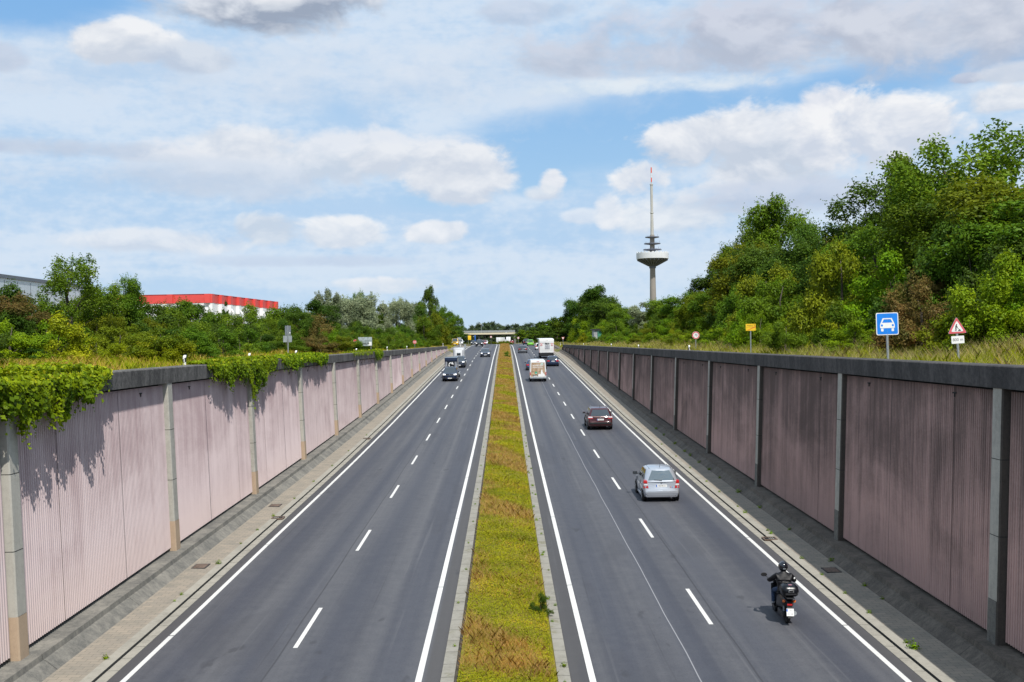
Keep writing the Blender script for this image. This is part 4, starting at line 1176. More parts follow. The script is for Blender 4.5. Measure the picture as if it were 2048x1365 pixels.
def scooter(x, y, yaw, lean):
    z = road_z(y)
    t = thing('motor_scooter', 'black motor scooter with top case, white number plate and mirror', 'scooter', (x, y, z))
    t.rotation_euler = (Matrix.Rotation(yaw, 4, 'Z') @ Matrix.Rotation(lean, 4, 'Y') @ Matrix.Rotation(.018, 4, 'X')).to_euler()
    bk = simple('scooter_black', (.004, .005, .008), .30, .0, .05, 3, coat=.08, spec=.35)
    dk = simple('scooter_dark_grey', (.025, .028, .032), .45, .1, .1, 6)
    for yy in (.0, 1.30):
        w = MB().lathe([(.15, -.055), (.22, -.062), (.255, -.04), (.265, 0), (.255, .04), (.22, .062), (.15, .055)], n=28, axis='x').build('wheel', M['rubber'], t, smooth=True, loc=(0, yy, .265))
        MB().lathe([(.16, -.045), (.05, -.06), (.05, .06), (.16, .045)], n=24, axis='x').build('rim', M['steel_dull'], w, smooth=True)
    # rear body shell: loft from tail to seat
    mb = MB(); vs = []; n = 0
    for yy, w, z0, z1 in ((-.30, .07, .58, .66), (-.22, .13, .52, .71), (-.05, .165, .46, .74), (.2, .18, .40, .74), (.45, .185, .36, .73), (.62, .17, .30, .70), (.72, .14, .26, .62)):
        half = [(0, z0), (w * .8, z0), (w, z0 + (z1 - z0) * .35), (w * .97, z0 + (z1 - z0) * .7), (w * .75, z1), (0, z1 + .01)]
        ring = [(a, yy, b) for a, b in half] + [(-a, yy, b) for a, b in half[-2:0:-1]]; n = len(ring); vs += ring
    mb.add(vs, [(i*n+j, i*n+(j+1) % n, (i+1)*n+(j+1) % n, (i+1)*n+j) for i in range(6) for j in range(n)] + [tuple(range(n)), tuple(len(vs)-n+q for q in range(n))[::-1]])
    mb.build('tail_body', bk, t, smooth=True, angle=50)
    # seat
    sm = skin_mesh({'a': (0, -.12, .755, .12, .05), 'b': (0, .15, .77, .15, .055), 'c': (0, .45, .755, .15, .05), 'd': (0, .68, .745, .10, .045)}, [('a', 'b'), ('b', 'c'), ('c', 'd')], 2)
    sm.materials.append(dk); link('seat', sm, t)
    # foot board, leg shield, front fender
    MB().hexa([(-.2, .62, .22), (.2, .62, .22), (.17, 1.05, .22), (-.17, 1.05, .22), (-.2, .62, .29), (.2, .62, .29), (.17, 1.05, .29), (-.17, 1.05, .29)]).build('foot_board', bk, t, bevel=.02)
    MB().hexa([(-.20, 1.02, .24), (.20, 1.02, .24), (.14, 1.14, .24), (-.14, 1.14, .24), (-.22, 1.10, .86), (.22, 1.10, .86), (.14, 1.20, .86), (-.14, 1.20, .86)]).build('leg_shield', bk, t, bevel=.04)
    MB().tube([(0, 1.12, .9), (0, 1.3, .30)], [.05, .04], 8).build('fork', M['dark_metal'], t)
    mb = MB(); mb.lathe([(.29, -.07), (.30, 0), (.29, .07)], n=24, axis='x'); fo = mb.build('front_fender', bk, t, smooth=True, loc=(0, 1.30, .285))
    hb = MB(); hb.tube([(-.34, .93, .985), (-.20, 1.02, .97), (0, 1.06, .95), (.20, 1.02, .97), (.34, .93, .985)], [.017, .017, .03, .017, .017], 8)
    h = hb.build('handlebar', M['dark_metal'], t, smooth=True)
    MB().box((0, 1.10, .93), (.3, .16, .16)).build('cockpit', bk, t, bevel=.05)
    for sg in (-1,):
        m_ = MB(); m_.tube([(sg * .26, .98, .99), (sg * .37, .99, 1.06), (sg * .42, .97, 1.10)], .008, 6).build('mirror_stem', M['black'], t)
        m2 = MB(); m2.lathe([(.001, .0), (.06, .0), (.072, .012), (.06, .035), (.02, .045)], n=20, axis='y'); mo = m2.build('mirror', M['black'], t, smooth=True, loc=(sg * .44, .96, 1.12)); mo.scale = (1.25, 1, .8)
    # rear rack, top case
    MB().box((0, -.22, .785), (.22, .44, .03)).build('rack', M['dark_metal'], t, bevel=.01)
    tc = MB(); vs = []; n = 0
    for zz, w, y0, y1, r in ((.82, .17, -.36, -.02, .07), (.86, .215, -.42, .02, .10), (.97, .235, -.455, .045, .12), (.985, .237, -.457, .047, .12), (1.08, .22, -.42, .03, .12), (1.13, .17, -.34, -.02, .12), (1.145, .10, -.26, -.1, .07)):
        pts, _ = rrect(y0, y1, w, r, 4, 4); ring = [(a, b, zz) for a, b in pts]; n = len(ring); vs += ring
    tc.add(vs, [(i*n+j, i*n+(j+1) % n, (i+1)*n+(j+1) % n, (i+1)*n+j) for i in range(6) for j in range(n)] + [tuple(range(n))[::-1], tuple(len(vs)-n+q for q in range(n))])
    c = tc.build('top_case', bk, t, smooth=True, angle=50)
    lk = MB(); lk.box((0, -.452, .995), (.15, .02, .085)); lk.box((0, -.462, .99), (.11, .01, .065), 1); lk.build('lock_plate', [M['alloy'], M['black']], c, bevel=.005)
    MB().box((0, -.31, 1.132), (.09, .03, .012)).build('sticker', simple('sticker_pink', (.8, .35, .42), .5), c)
    MB().box((0, -.44, .905), (.30, .03, .035)).build('reflector', M['dark_metal'], c, bevel=.008)
    # lamps and plate
    MB().box((0, -.31, .59), (.15, .06, .065)).build('tail_light', M['red_lamp'], t, bevel=.02)
    for sg in (-1, 1):
        MB().lathe([(.012, .05), (.035, .03), (.045, 0), (.03, -.02)], n=14, axis='y').build('indicator', M['orange_lamp'], t, smooth=True, loc=(sg * .145, -.24, .665))
    mf = MB(); mf.hexa([(-.075, -.30, .56), (.075, -.30, .56), (.075, -.27, .56), (-.075, -.27, .56), (-.06, -.42, .24), (.06, -.42, .24), (.06, -.39, .24), (-.06, -.39, .24)])
    mf.build('mudguard', M['black'], t)
    pl = MB(); pl.box((0, 0, 0), (.20, .008, .20)); pl.box((-.083, -.002, .055), (.03, .008, .07), 1)
    add_text(pl, 'KI', .075, .015, -.006, .05, 2, sx=1.0); add_text(pl, 'EV 38', .075, .0, -.006, -.05, 2, sx=.85)
    mfo = pl.build('number_plate', [M['plate_w'], M['plate_b'], simple('plate_print', (.35, .35, .36), .5)], t); mfo.location = (0, -.395, .395); mfo.rotation_euler = (-.28, 0, 0)
    # engine, exhaust, shock
    MB().box((-.12, .12, .27), (.12, .5, .17)).build('engine_case', M['dark_metal'], t, bevel=.04)
    MB().tube([(.15, .45, .2), (.16, .1, .27), (.165, -.22, .33)], [.04, .055, .06], 12).build('exhaust', M['steel_dull'], t, smooth=True)
    for sg in (-1, 1): MB().tube([(sg * .10, -.06, .32), (sg * .11, -.12, .55)], .026, 8).build('shock_absorber', M['steel_dull'], t)
    return t

def rider(x, y, yaw, lean):
    """seated on the scooter, hands on the grips"""
    z = road_z(y)
    t = thing('person', 'rider in black leather jacket, blue jeans and black helmet on the scooter', 'person', (x, y, z))
    t.rotation_euler = (Matrix.Rotation(yaw, 4, 'Z') @ Matrix.Rotation(lean, 4, 'Y') @ Matrix.Rotation(.018, 4, 'X')).to_euler()
    jeans = simple('blue_denim', (.022, .045, .10), .85, 0, .25, 14, bump=.2)
    skin = simple('skin', (.55, .34, .25), .5, 0, .05)
    shoe = simple('grey_shoe', (.35, .37, .40), .7, 0, .2, 12)
    glove = simple('black_glove', (.012, .012, .013), .6, 0, .2, 12)
    leather = simple('black_leather', (.006, .006, .008), .5, 0, .12, 4, spec=.28)
    nd = {'pelvis': (0, .36, .86, .15, .13), 'belly': (0, .39, .99, .145, .115), 'chest': (0, .45, 1.17, .155, .115), 'neck': (0, .49, 1.32, .06), 'head': (0, .52, 1.43, .085)}
    ed = [('pelvis', 'belly'), ('belly', 'chest'), ('chest', 'neck'), ('neck', 'head')]
    for sg, n_ in ((-1, 'l'), (1, 'r')):
        nd.update({'sh' + n_: (sg * .185, .46, 1.24, .062), 'el' + n_: (sg * .345, .60, 1.06, .046), 'wr' + n_: (sg * .335, .84, 1.005, .033), 'pm' + n_: (sg * .325, .90, 1.005, .034, .022),
                   'hip' + n_: (sg * .10, .40, .83, .098), 'kn' + n_: (sg * .20, .80, .73, .068), 'ca' + n_: (sg * .20, .80, .54, .062), 'an' + n_: (sg * .19, .78, .37, .044), 'to' + n_: (sg * .20, .93, .325, .042, .03)})
        ed += [('chest', 'sh' + n_), ('sh' + n_, 'el' + n_), ('el' + n_, 'wr' + n_), ('wr' + n_, 'pm' + n_), ('pelvis', 'hip' + n_), ('hip' + n_, 'kn' + n_), ('kn' + n_, 'ca' + n_), ('ca' + n_, 'an' + n_), ('an' + n_, 'to' + n_)]
    me = skin_mesh(nd, ed, 2)
    for m_ in (jeans, skin, shoe, glove, leather): me.materials.append(m_)
    for p in me.polygons:
        c = p.center
        p.material_index = 2 if c.z < .40 else (1 if c.z > 1.39 else (3 if c.y > .82 and c.z > .9 else (4 if c.z > .93 else 0)))
    b = link('body', me, t)
    for sg in (-1, 1):       # gloved fingers closed round the grips
        fb = []
        for i in range(4):
            xx = sg * (.285 + .022 * i); r = .0095
            fn = {'a': (xx, .905, 1.008, r), 'b': (xx, .945, 1.008 + .004 * (i % 2), r), 'c': (xx, .957, .982, r * .95), 'd': (xx, .935, .962, r * .85)}
            m1 = skin_mesh(fn, [('a', 'b'), ('b', 'c'), ('c', 'd')], 1); m1.materials.append(glove); link('finger', m1, b)
        fn = {'a': (sg * .295, .885, .995, .012), 'b': (sg * .272, .915, .975, .011), 'c': (sg * .268, .94, .965, .009)}
        m1 = skin_mesh(fn, [('a', 'b'), ('b', 'c')], 1); m1.materials.append(glove); link('thumb', m1, b)
    # jacket: the same torso and sleeves, a little fuller, flaring at the hem
    jn = {'hem': (0, .33, .80, .215, .175), 'waist': (0, .365, .92, .195, .155), 'belly': (0, .40, 1.02, .180, .145), 'chest': (0, .445, 1.17, .20, .155), 'collar': (0, .485, 1.30, .10), 'collar_top': (0, .495, 1.345, .085)}
    je = [('hem', 'waist'), ('waist', 'belly'), ('belly', 'chest'), ('chest', 'collar'), ('collar', 'collar_top')]
    for sg, n_ in ((-1, 'l'), (1, 'r')):
        jn.update({'sh' + n_: (sg * .195, .46, 1.225, .080), 'up' + n_: (sg * .285, .53, 1.13, .082), 'el' + n_: (sg * .352, .61, 1.05, .066), 'fa' + n_: (sg * .348, .73, 1.025, .056), 'cu' + n_: (sg * .338, .83, 1.007, .045)})
        je += [('chest', 'sh' + n_), ('sh' + n_, 'up' + n_), ('up' + n_, 'el' + n_), ('el' + n_, 'fa' + n_), ('fa' + n_, 'cu' + n_)]
    jm = skin_mesh(jn, je, 2, 'waist'); jm.materials.append(leather)
    rr = random.Random(4)
    for v in jm.vertices:      # creases
        c = v.co; v.co += Vector((0, 1, 0)) * (.008 * math.sin(c.z * 62 + c.x * 9) + .006 * math.sin(c.z * 35 - c.x * 22)) * (1 if c.z < 1.2 else .3)
    link('jacket', jm, t)
    MB().box((.305, .47, 1.145), (.05, .06, .05)).build('sleeve_patch', M['white'], t, bevel=.015)
    # helmet
    hm = MB(); vs = []; rings = 14; n = 24; c0 = Vector((0, .53, 1.455))
    for i in range(rings + 1):
        ph = PI * (.02 + .80 * i / rings)
        for k in range(n):
            a = 2 * PI * k / n; yy = math.cos(a)
            vs.append(c0 + Vector((.132 * math.sin(ph) * math.sin(a), .160 * math.sin(ph) * yy, .150 * math.cos(ph))))
    hm.add(vs, [(i*n+j, i*n+(j+1) % n, (i+1)*n+(j+1) % n, (i+1)*n+j) for i in range(rings) for j in range(n)] + [tuple(range(n))])
    hl = hm.build('helmet', simple('helmet_black', (.007, .008, .012), .12, .1, .05, 3, coat=.8), t, smooth=True, angle=70)
    vz = MB(); vs = []
    for i in range(6):
        ph = PI * (.38 + .22 * i / 5)
        for k in range(15):
            a = math.radians(-75 + 150 * k / 14)
            vs.append(c0 + Vector((.136 * math.sin(ph) * math.sin(a), .165 * math.sin(ph) * math.cos(a), .150 * math.cos(ph))))
    vz.add(vs, [(i*15+j, i*15+j+1, (i+1)*15+j+1, (i+1)*15+j) for i in range(5) for j in range(14)]); vz.build('visor', M['glass'], hl, smooth=True)
    MB().box((.0, .375, 1.42), (.07, .015, .02)).build('reflector', M['steel_dull'], hl, bevel=.004)
    # a face inside the open front of the helmet
    fc = MB(); fc.lathe([(.012, .05), (.016, .02), (.02, 0)], c=(0, .61, 1.40), n=10, axis='y')
    for sg in (-1, 1): fc.lathe([(.012, .01), (.012, 0)], c=(sg * .032, .605, 1.435), n=10, axis='y', m=1)
    fc.box((0, .60, 1.372), (.045, .012, .01), 1)
    fc.build('face', [skin, M['black']], t)
    return t
SX, SY = 7.74, 30.35
scooter(SX, SY, -.02, .03)
rider(SX, SY, -.02, .03)
# ------------------------------------------------------------------ plants
def leaf_mesh(name, C, Nn, size, tint, aspect=.55, fold=.18):
    """one mesh of many small pointed leaves: centres, normals, sizes, tints"""
    n = len(C)
    Nn = Nn / np.maximum(np.linalg.norm(Nn, axis=1, keepdims=True), 1e-6)
    ref = RNG.normal(size=(n, 3)); 
    T = np.cross(Nn, ref); T /= np.maximum(np.linalg.norm(T, axis=1, keepdims=True), 1e-6)
    B = np.cross(Nn, T); s = size[:, None]
    V = np.empty((n, 4, 3))
    V[:, 0] = C - T * s * .5
    V[:, 1] = C + B * s * aspect * .5 + Nn * s * fold
    V[:, 2] = C + T * s * .5
    V[:, 3] = C - B * s * aspect * .5 + Nn * s * fold
    me = bpy.data.meshes.new(name); me.vertices.add(4 * n); me.loops.add(4 * n); me.polygons.add(n)
    me.vertices.foreach_set('co', V.reshape(-1).astype(np.float32))
    me.loops.foreach_set('vertex_index', np.arange(4 * n, dtype=np.int32))
    me.polygons.foreach_set('loop_start', np.arange(0, 4 * n, 4, dtype=np.int32))
    me.polygons.foreach_set('loop_total', np.full(n, 4, dtype=np.int32))
    a = me.attributes.new('tint', 'FLOAT', 'FACE'); a.data.foreach_set('value', tint.astype(np.float32))
    me.update(calc_edges=True); me.validate()
    return me

def crown_mesh(name, rx, h, nblob, per, leaf, seed, shape='round', sprig=5, droop=0.0, gap=0.0):
    """crown from the ground (z=0) to h: uneven clumps, sprigs sticking out at the edge"""
    g = np.random.default_rng(seed); cs = []; rs = []
    for i in range(nblob):
        for _ in range(40):
            p = g.uniform(-1, 1, 3)
            d = math.sqrt(p[0]**2 + p[1]**2)
            zz = (p[2] + 1) / 2
            if shape == 'round': prof = math.sqrt(max(0, 1 - ((zz - .48) / .56) ** 2))
            elif shape == 'cone': prof = (1.02 - zz) ** .75 * min(1, zz * 6 + .5)
            elif shape == 'bush': prof = math.sqrt(max(0, 1 - max(0, zz - .15) ** 2 / .75))
            elif shape == 'tall': prof = (.55 + .45 * math.sin(PI * min(1, zz * 1.1))) if zz < .9 else .5
            else: prof = math.sqrt(max(0, 1 - ((zz - .62) / .42) ** 2)) if zz > .2 else 0
            if d < prof and (d > prof * .35 or zz > .7): break
        k = g.uniform(.17, .30)
        cs.append((p[0] * rx * (1 - k * .6), p[1] * rx * (1 - k * .6), (.03 + .90 * zz) * h)); rs.append(k * rx * (1.0 if shape != 'sparse' else .75))
    C, N, S, T = [], [], [], []
    for c, r in zip(cs, rs):
        m = int(per * (r / (rx * .235)) ** 2 * g.uniform(.75, 1.15)); c = np.array(c)
        d = g.normal(size=(m, 3)); d[:, 2] += .25; d /= np.linalg.norm(d, axis=1, keepdims=True)
        rad = r * (g.uniform(.15, 1.0, m) ** .45) * (1 + .16 * np.sin(d[:, 0] * 7 + c[0] * 3) * np.cos(d[:, 2] * 6 + c[1]))
        P = c + d * rad[:, None] * np.array([1, 1, .82]); P[:, 2] -= droop * (rad ** 2)
        C.append(P); N.append(d * .8 + g.normal(size=(m, 3)) * .55 + np.array([0, 0, .5])); S.append(g.uniform(.65, 1.25, m) * leaf)
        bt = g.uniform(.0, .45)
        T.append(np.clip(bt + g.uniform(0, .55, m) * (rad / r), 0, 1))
        out = c - np.array([0, 0, h * .4]); out /= max(np.linalg.norm(out), 1e-6)
        for _ in range(sprig):
            dd = out * .9 + g.normal(size=3) * .55 + np.array([0, 0, .35]); dd /= np.linalg.norm(dd)
            L = r * g.uniform(1.0, 1.55); q = 11
            tt = np.linspace(.5, 1, q); P = c + dd * (L * tt)[:, None] + g.normal(size=(q, 3)) * leaf * .45; P[:, 2] -= droop * 1.5 * (L * tt) ** 2 * .4
            C.append(P); N.append(g.normal(size=(q, 3)) + np.array([0, 0, .6])); S.append(g.uniform(.6, 1.0, q) * leaf); T.append(np.clip(bt + g.uniform(.1, .6, q), 0, 1))
    C = np.concatenate(C); N = np.concatenate(N); S = np.concatenate(S); T = np.concatenate(T)
    k = C[:, 2] > .02 * h
    return leaf_mesh(name, C[k], N[k], S[k], T[k]), cs

def trunk_mesh(name, h, r, cs, seed, nl=6):
    g = random.Random(seed); mb = MB()
    top = h * .8; pts = [(0, 0, -.3)]
    for i in range(1, 5): pts.append((g.uniform(-.04, .04) * h * i / 4, g.uniform(-.04, .04) * h * i / 4, top * i / 4))
    mb.tube(pts, [r * 1.25, r, r * .75, r * .5, r * .2], 8)
    for c in g.sample(cs, min(nl, len(cs))):
        k = g.randint(1, 3); a = Vector(pts[k]); b = Vector(c)
        if b.z < a.z: a = Vector(pts[1]) * .6
        mid = a.lerp(b, .5) + Vector((0, 0, .06 * h))
        mb.tube([a, mid, b], [r * .4, r * .22, r * .07], 5)
    me = bpy.data.meshes.new(name); me.from_pydata(mb.v, [], mb.f); me.materials.append(M['bark'])
    me.polygons.foreach_set('use_smooth', [True] * len(me.polygons))
    return me

TPL = {}
def template(key, rx, h, nblob, per, leaf, seed, shape, **kw):
    cm, cs = crown_mesh('crown', rx, h, nblob, per, leaf, seed, shape, **kw)
    cm.materials.append(M['lf_mid'])
    tm = trunk_mesh('trunk', h, h * .022, cs, seed)
    TPL[key] = (cm, tm, rx, h)
for i in range(3): template('tree%d' % i, 3.6, 9.5, 44, 520, .20, 20 + i, 'round')
template('sparse', 4.2, 9.5, 36, 330, .22, 31, 'sparse', sprig=9)
template('cone', 2.2, 9.0, 40, 260, .22, 33, 'cone', sprig=6)
template('willow0', 3.2, 7.5, 46, 420, .20, 41, 'round', sprig=9, droop=.25)
template('willow1', 2.8, 7.5, 38, 330, .20, 42, 'tall', sprig=12, droop=.2)
for i in range(3): template('bush%d' % i, 2.6, 4.2, 38, 480, .155, 50 + i, 'bush', sprig=7)
for i in range(2): template('shrub%d' % i, 1.3, 1.9, 24, 260, .10, 60 + i, 'bush', sprig=7)
for i in range(2): template('far%d' % i, 4.5, 12, 36, 150, .62, 70 + i, 'round', sprig=3)

USED = {}
def plant(name, cat, tpl, x, y, top, mat, label, group, width=None, z0=None, rot=None, trunk=True):
    cm, tm, rx, h = TPL[tpl]
    z = ground_z(x, y) - .05 if z0 is None else z0
    sz = max(.3, (top - z) / (h * .96)); sw = width / rx if width else sz
    o = thing(name, label, cat, (x, y, z), (0, 0, RNG.uniform(0, 2 * PI) if rot is None else rot), group)
    o.scale = (sw, sw, sz)
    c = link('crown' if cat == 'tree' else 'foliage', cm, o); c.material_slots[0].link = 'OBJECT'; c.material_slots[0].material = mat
    if trunk: link('trunk' if cat == 'tree' else 'stem', tm, o)
    return o

def interp(tab, x):
    if x <= tab[0][0]: return tab[0][1]
    for (a, b), (c, d) in zip(tab[:-1], tab[1:]):
        if a <= x <= c: return b + (d - b) * (x - a) / (c - a)
    return tab[-1][1]
OUT_R = [(1040, 655), (1085, 650), (1110, 640), (1135, 608), (1165, 585), (1195, 566), (1230, 590), (1250, 612), (1300, 596), (1340, 590), (1385, 568), (1425, 546), (1455, 545), (1472, 500), (1492, 432), (1530, 402), (1560, 396), (1600, 415), (1650, 438), (1700, 434), (1730, 440), (1752, 390), (1790, 335), (1840, 285), (1900, 262), (1960, 252), (2000, 285), (2040, 312), (2100, 330), (2400, 330)]
OUT_L = [(-300, 580), (0, 580), (60, 574), (85, 584), (100, 575), (180, 575), (200, 598), (225, 585), (250, 575), (275, 585), (320, 600), (385, 602), (425, 624), (480, 614), (560, 624), (590, 614), (620, 628), (650, 592), (680, 596), (715, 588), (760, 606), (800, 598), (835, 610), (860, 600), (890, 616), (920, 640), (1000, 655)]
def spot(px, x):           # depth at which a place x metres to the side is seen in that column
    return F * x / (px - 1010.0)
def bay(y, sg):
    k = int((y - P0) // PITCH) + 1
    return max(0, k)
ORD = ['', 'first', 'second', 'third', 'fourth', 'fifth', 'sixth', 'seventh', 'eighth', 'ninth', 'tenth', 'eleventh', 'twelfth', 'thirteenth', 'fourteenth', 'fifteenth', 'sixteenth']
def place_words(y, sg):
    k = bay(y, sg); side = 'right' if sg > 0 else 'left'
    if k <= 0: return 'at the near %s wall end' % side
    if k > 16: return 'past the %s wall end' % side
    return 'above the %s %s wall bay' % (ORD[k], side)
SEEN = {}
def uniq(lbl, size=None):
    n = SEEN.get(lbl, 0); SEEN[lbl] = n + 1
    if n == 0: return lbl
    return lbl + [', farther back', ', farther still', ', deepest one', ', last one', ', half hidden'][min(n - 1, 4)]

GT_R, GT_L = 'trees on the right embankment', 'trees on the left embankment'
GB_R, GB_L = 'shrubs along the top of the right wall', 'shrubs along the top of the left wall'
COLN = {'lf_dark': 'dark green', 'lf_mid': 'mid green', 'lf_olive': 'olive green', 'lf_bright': 'bright green', 'lf_silver': 'silvery', 'lf_rust': 'rusty brown', 'lf_yellow': 'yellow green', 'lf_far': 'hazy'}

# right side, back row: the skyline
g = random.Random(5)
for px, X, tpl, mk, w, lbl in [
    (1950, 27.0, 'sparse', 'lf_mid', 5.2, 'tallest tree at the upper right with sky showing through its crown'),
    (1835, 27.5, 'tree0', 'lf_mid', 3.6, 'tall green tree left of the tallest one at upper right'),
    (1775, 29.0, 'tree1', 'lf_dark', 4.0, 'loose dark tree forming the left shoulder of the tall group'),
    (2045, 25.0, 'tree1', 'lf_olive', 4.2, 'broad olive tree cut by the right frame edge'),
    (2140, 25.0, 'tree2', 'lf_mid', 4.4, 'green tree just outside the right frame edge'),
    (1700, 30.0, 'tree2', 'lf_rust', 3.2, 'brownish tree in the dip between the two tall tree groups'),
    (1640, 29.0, 'tree1', 'lf_dark', 3.4, 'dark tree with small pointed top right of the rounded green one'),
    (1562, 27.0, 'tree0', 'lf_mid', 3.8, 'rounded green tree topping the middle group on the right'),
    (1510, 27.0, 'tree2', 'lf_mid', 3.2, 'green tree on the left slope of the middle group'),
    (1478, 27.0, 'tree1', 'lf_dark', 2.6, 'dark tree ending the middle group towards the television tower'),
    (1425, 25.0, 'tree0', 'lf_dark', 3.4, 'dark thin topped tree right of the television tower'),
    (1378, 24.0, 'tree2', 'lf_mid', 3.4, 'green tree standing next right of the television tower'),
    (1335, 24.0, 'tree1', 'lf_mid', 3.6, 'green tree touching the right edge of the tower shaft'),
    (1298, 23.5, 'willow1', 'lf_silver', 3.0, 'pale twiggy tree right before the foot of the television tower'),
    (1255, 23.0, 'tree0', 'lf_mid', 4.0, 'low green tree left of the television tower'),
    (1222, 23.0, 'tree2', 'lf_dark', 4.2, 'dark tree on the right flank of the large round crown'),
    (1192, 22.0, 'tree0', 'lf_dark', 5.6, 'large round dark tree between the camper truck and the tower'),
    (1158, 22.0, 'tree1', 'lf_dark', 5.0, 'dark tree on the left flank of the large round crown')]:
    y = spot(px, X); p = at(px, interp(OUT_R, px) + (30 if px > 1800 else 8), y)
    plant('deciduous_tree', 'tree', tpl, X, y, p.z, M[mk], lbl, GT_R, width=w * (1.28 if not 1600 < px < 1720 else 1.0))
# right side: middle and front rows
def row(sg, X, y0, y1, step, frac, kinds, out, name, cat, grp, wmul, lw, base=700):
    y = y0; i = 0
    while y < y1:
        x = sg * X + g.uniform(-1.2, 1.2); px = 1010 + F * x / y
        top = interp(out, px); tpy = top + (base - top) * (frac + g.uniform(-.09, .09))
        z = at(px, tpy, y).z; mk = g.choice(kinds[1]); tpl = g.choice(kinds[0])
        if sg < 0 and 635 < px < 842 and lw != 'front row': tpy = top + (base - top) * (.50 if lw == 'back row' else .6); z = at(px, tpy, y).z
        zmin = ground_z(x, y) + 1.5
        z = max(z, zmin)
        w = max(1.5, min((z - ground_z(x, y)) * wmul, 6.0)) * g.uniform(.9, 1.15)
        # brownish and sparse patches of the photo
        if sg > 0 and 1830 < px < 1880 and lw == 'front row': mk = 'lf_rust'
        if sg < 0 and 600 < px < 640: mk = 'lf_rust'
        lbl = uniq('%s %s in the %s %s' % (COLN[mk], 'tree' if cat == 'tree' else 'shrub', lw, place_words(y, sg)))
        plant(name, cat, tpl, x, y, z, M[mk], lbl, grp, width=w)
        y += step * (1 + y / 160.0) * g.uniform(.85, 1.15); i += 1
row(1, 23.5, 30, 300, 3.6, .24, (['tree0', 'tree1', 'tree2'], ['lf_dark', 'lf_mid', 'lf_mid', 'lf_dark', 'lf_olive']), OUT_R, 'deciduous_tree', 'tree', GT_R, .50, 'middle row')
row(1, 20.6, 31, 300, 3.4, .50, (['bush0', 'bush1', 'bush2'], ['lf_mid', 'lf_olive', 'lf_mid', 'lf_bright', 'lf_dark']), OUT_R, 'shrub', 'shrub', GB_R, .55, 'second row')
row(1, 17.9, 33, 290, 3.0, .76, (['bush0', 'bush1', 'bush2', 'shrub0'], ['lf_bright', 'lf_mid', 'lf_olive', 'lf_bright', 'lf_mid', 'lf_yellow']), OUT_R, 'shrub', 'shrub', GB_R, .62, 'front row')
for px, X, tpy, mk, w, lbl in [
    (1572, 14.6, 640, 'lf_mid', 1.3, 'small leafy bush close to the right wall between yellow and blue signs'),
    (1685, 19.0, 488, 'lf_olive', 2.9, 'broad olive bush above the gap left of the blue sign'),
    (1850, 19.5, 545, 'lf_rust', 1.9, 'rust brown withered bush between blue and triangular signs'),
    (1990, 18.0, 520, 'lf_bright', 2.0, 'vivid green bush at the right edge behind the triangular sign'),
    (1530, 19.0, 556, 'lf_bright', 2.2, 'bright green bush left of the yellow town sign'),
    (1235, 16.5, 672, 'lf_mid', 1.3, 'small bush on the verge before the graffiti shed'),
    (1165, 16.0, 668, 'lf_yellow', 1.6, 'yellowish bush at the far end of the right wall')]:
    y = spot(px, X); plant('shrub', 'shrub', 'bush%d' % (int(px) % 3), X, y, at(px, tpy, y).z, M[mk], lbl, GB_R, width=w)

# left side skyline
for px, X, tpy, tpl, mk, w, lbl in [
    (143, 19.5, 522, 'sparse', 'lf_mid', 2.3, 'tall loose tree with yellowish leaf tips before the grey warehouse'),
    (250, 21.0, 554, 'tree1', 'lf_mid', 1.5, 'narrow green tree between the grey and the red halls'),
    (30, 20.0, 586, 'tree2', 'lf_rust', 1.8, 'brown topped tree at the left frame edge'),
    (375, 23.0, 607, 'tree0', 'lf_dark', 2.2, 'dark tree before the white wall of the red banded hall'),
    (452, 25.0, 596, 'cone', 'lf_dark', .7, 'thin dark sapling before the red banded hall'),
    (588, 21.0, 612, 'tree2', 'lf_dark', 2.1, 'dark round tree left of the silvery willows behind the sign back'),
    (655, 26.0, 576, 'willow1', 'lf_silver', 2.6, 'leftmost silvery willow with feathery top'),
    (712, 25.0, 583, 'willow0', 'lf_silver', 4.6, 'broad silvery willow in the middle of the left belt'),
    (715, 28.0, 582, 'tree1', 'lf_mid', 2.2, 'green dome peeking over the broad silvery willow'),
    (795, 25.0, 592, 'willow0', 'lf_silver', 4.4, 'silvery willow next to the conical dark tree'),
    (680, 26.5, 588, 'willow0', 'lf_silver', 3.6, 'silvery willow between the leftmost and the broad one'),
    (752, 26.0, 596, 'willow0', 'lf_silver', 4.0, 'silvery willow right of the broad one'),
    (640, 22.0, 604, 'tree0', 'lf_dark', 3.0, 'dark tree below the leftmost silvery willow'),
    (822, 26.0, 600, 'willow1', 'lf_silver', 4.2, 'last silvery willow before the conical dark tree'),
    (875, 25.0, 606, 'tree1', 'lf_mid', 4.8, 'wide green tree directly right of the conical dark tree'),
    (860, 24.0, 577, 'tree0', 'lf_dark', 4.2, 'dark conical tree, highest near the distant bridge'),
    (838, 25.0, 606, 'tree0', 'lf_mid', 4.0, 'green tree left below the conical dark tree'),
    (890, 22.0, 612, 'tree2', 'lf_mid', 4.4, 'green tree right of the conical dark one'),
    (912, 20.0, 628, 'tree1', 'lf_mid', 4.0, 'last green tree of the left belt, left of the bridge'),
    (760, 22.0, 610, 'cone', 'lf_dark', 1.8, 'small dark conifer between the two willows')]:
    y = spot(px, -X); tpl = 'cone' if tpl == 'tall_cone' else tpl
    plant('willow_tree' if 'willow' in tpl and mk == 'lf_silver' else 'deciduous_tree', 'tree', tpl, -X, y, at(px, tpy, y).z, M[mk], lbl, GT_L, width=w)
row(-1, 22.5, 36, 300, 3.4, .05, (['bush0', 'bush1', 'bush2'], ['lf_mid', 'lf_dark', 'lf_mid', 'lf_dark', 'lf_mid']), OUT_L, 'shrub', 'shrub', GB_L, .75, 'back row', base=705)
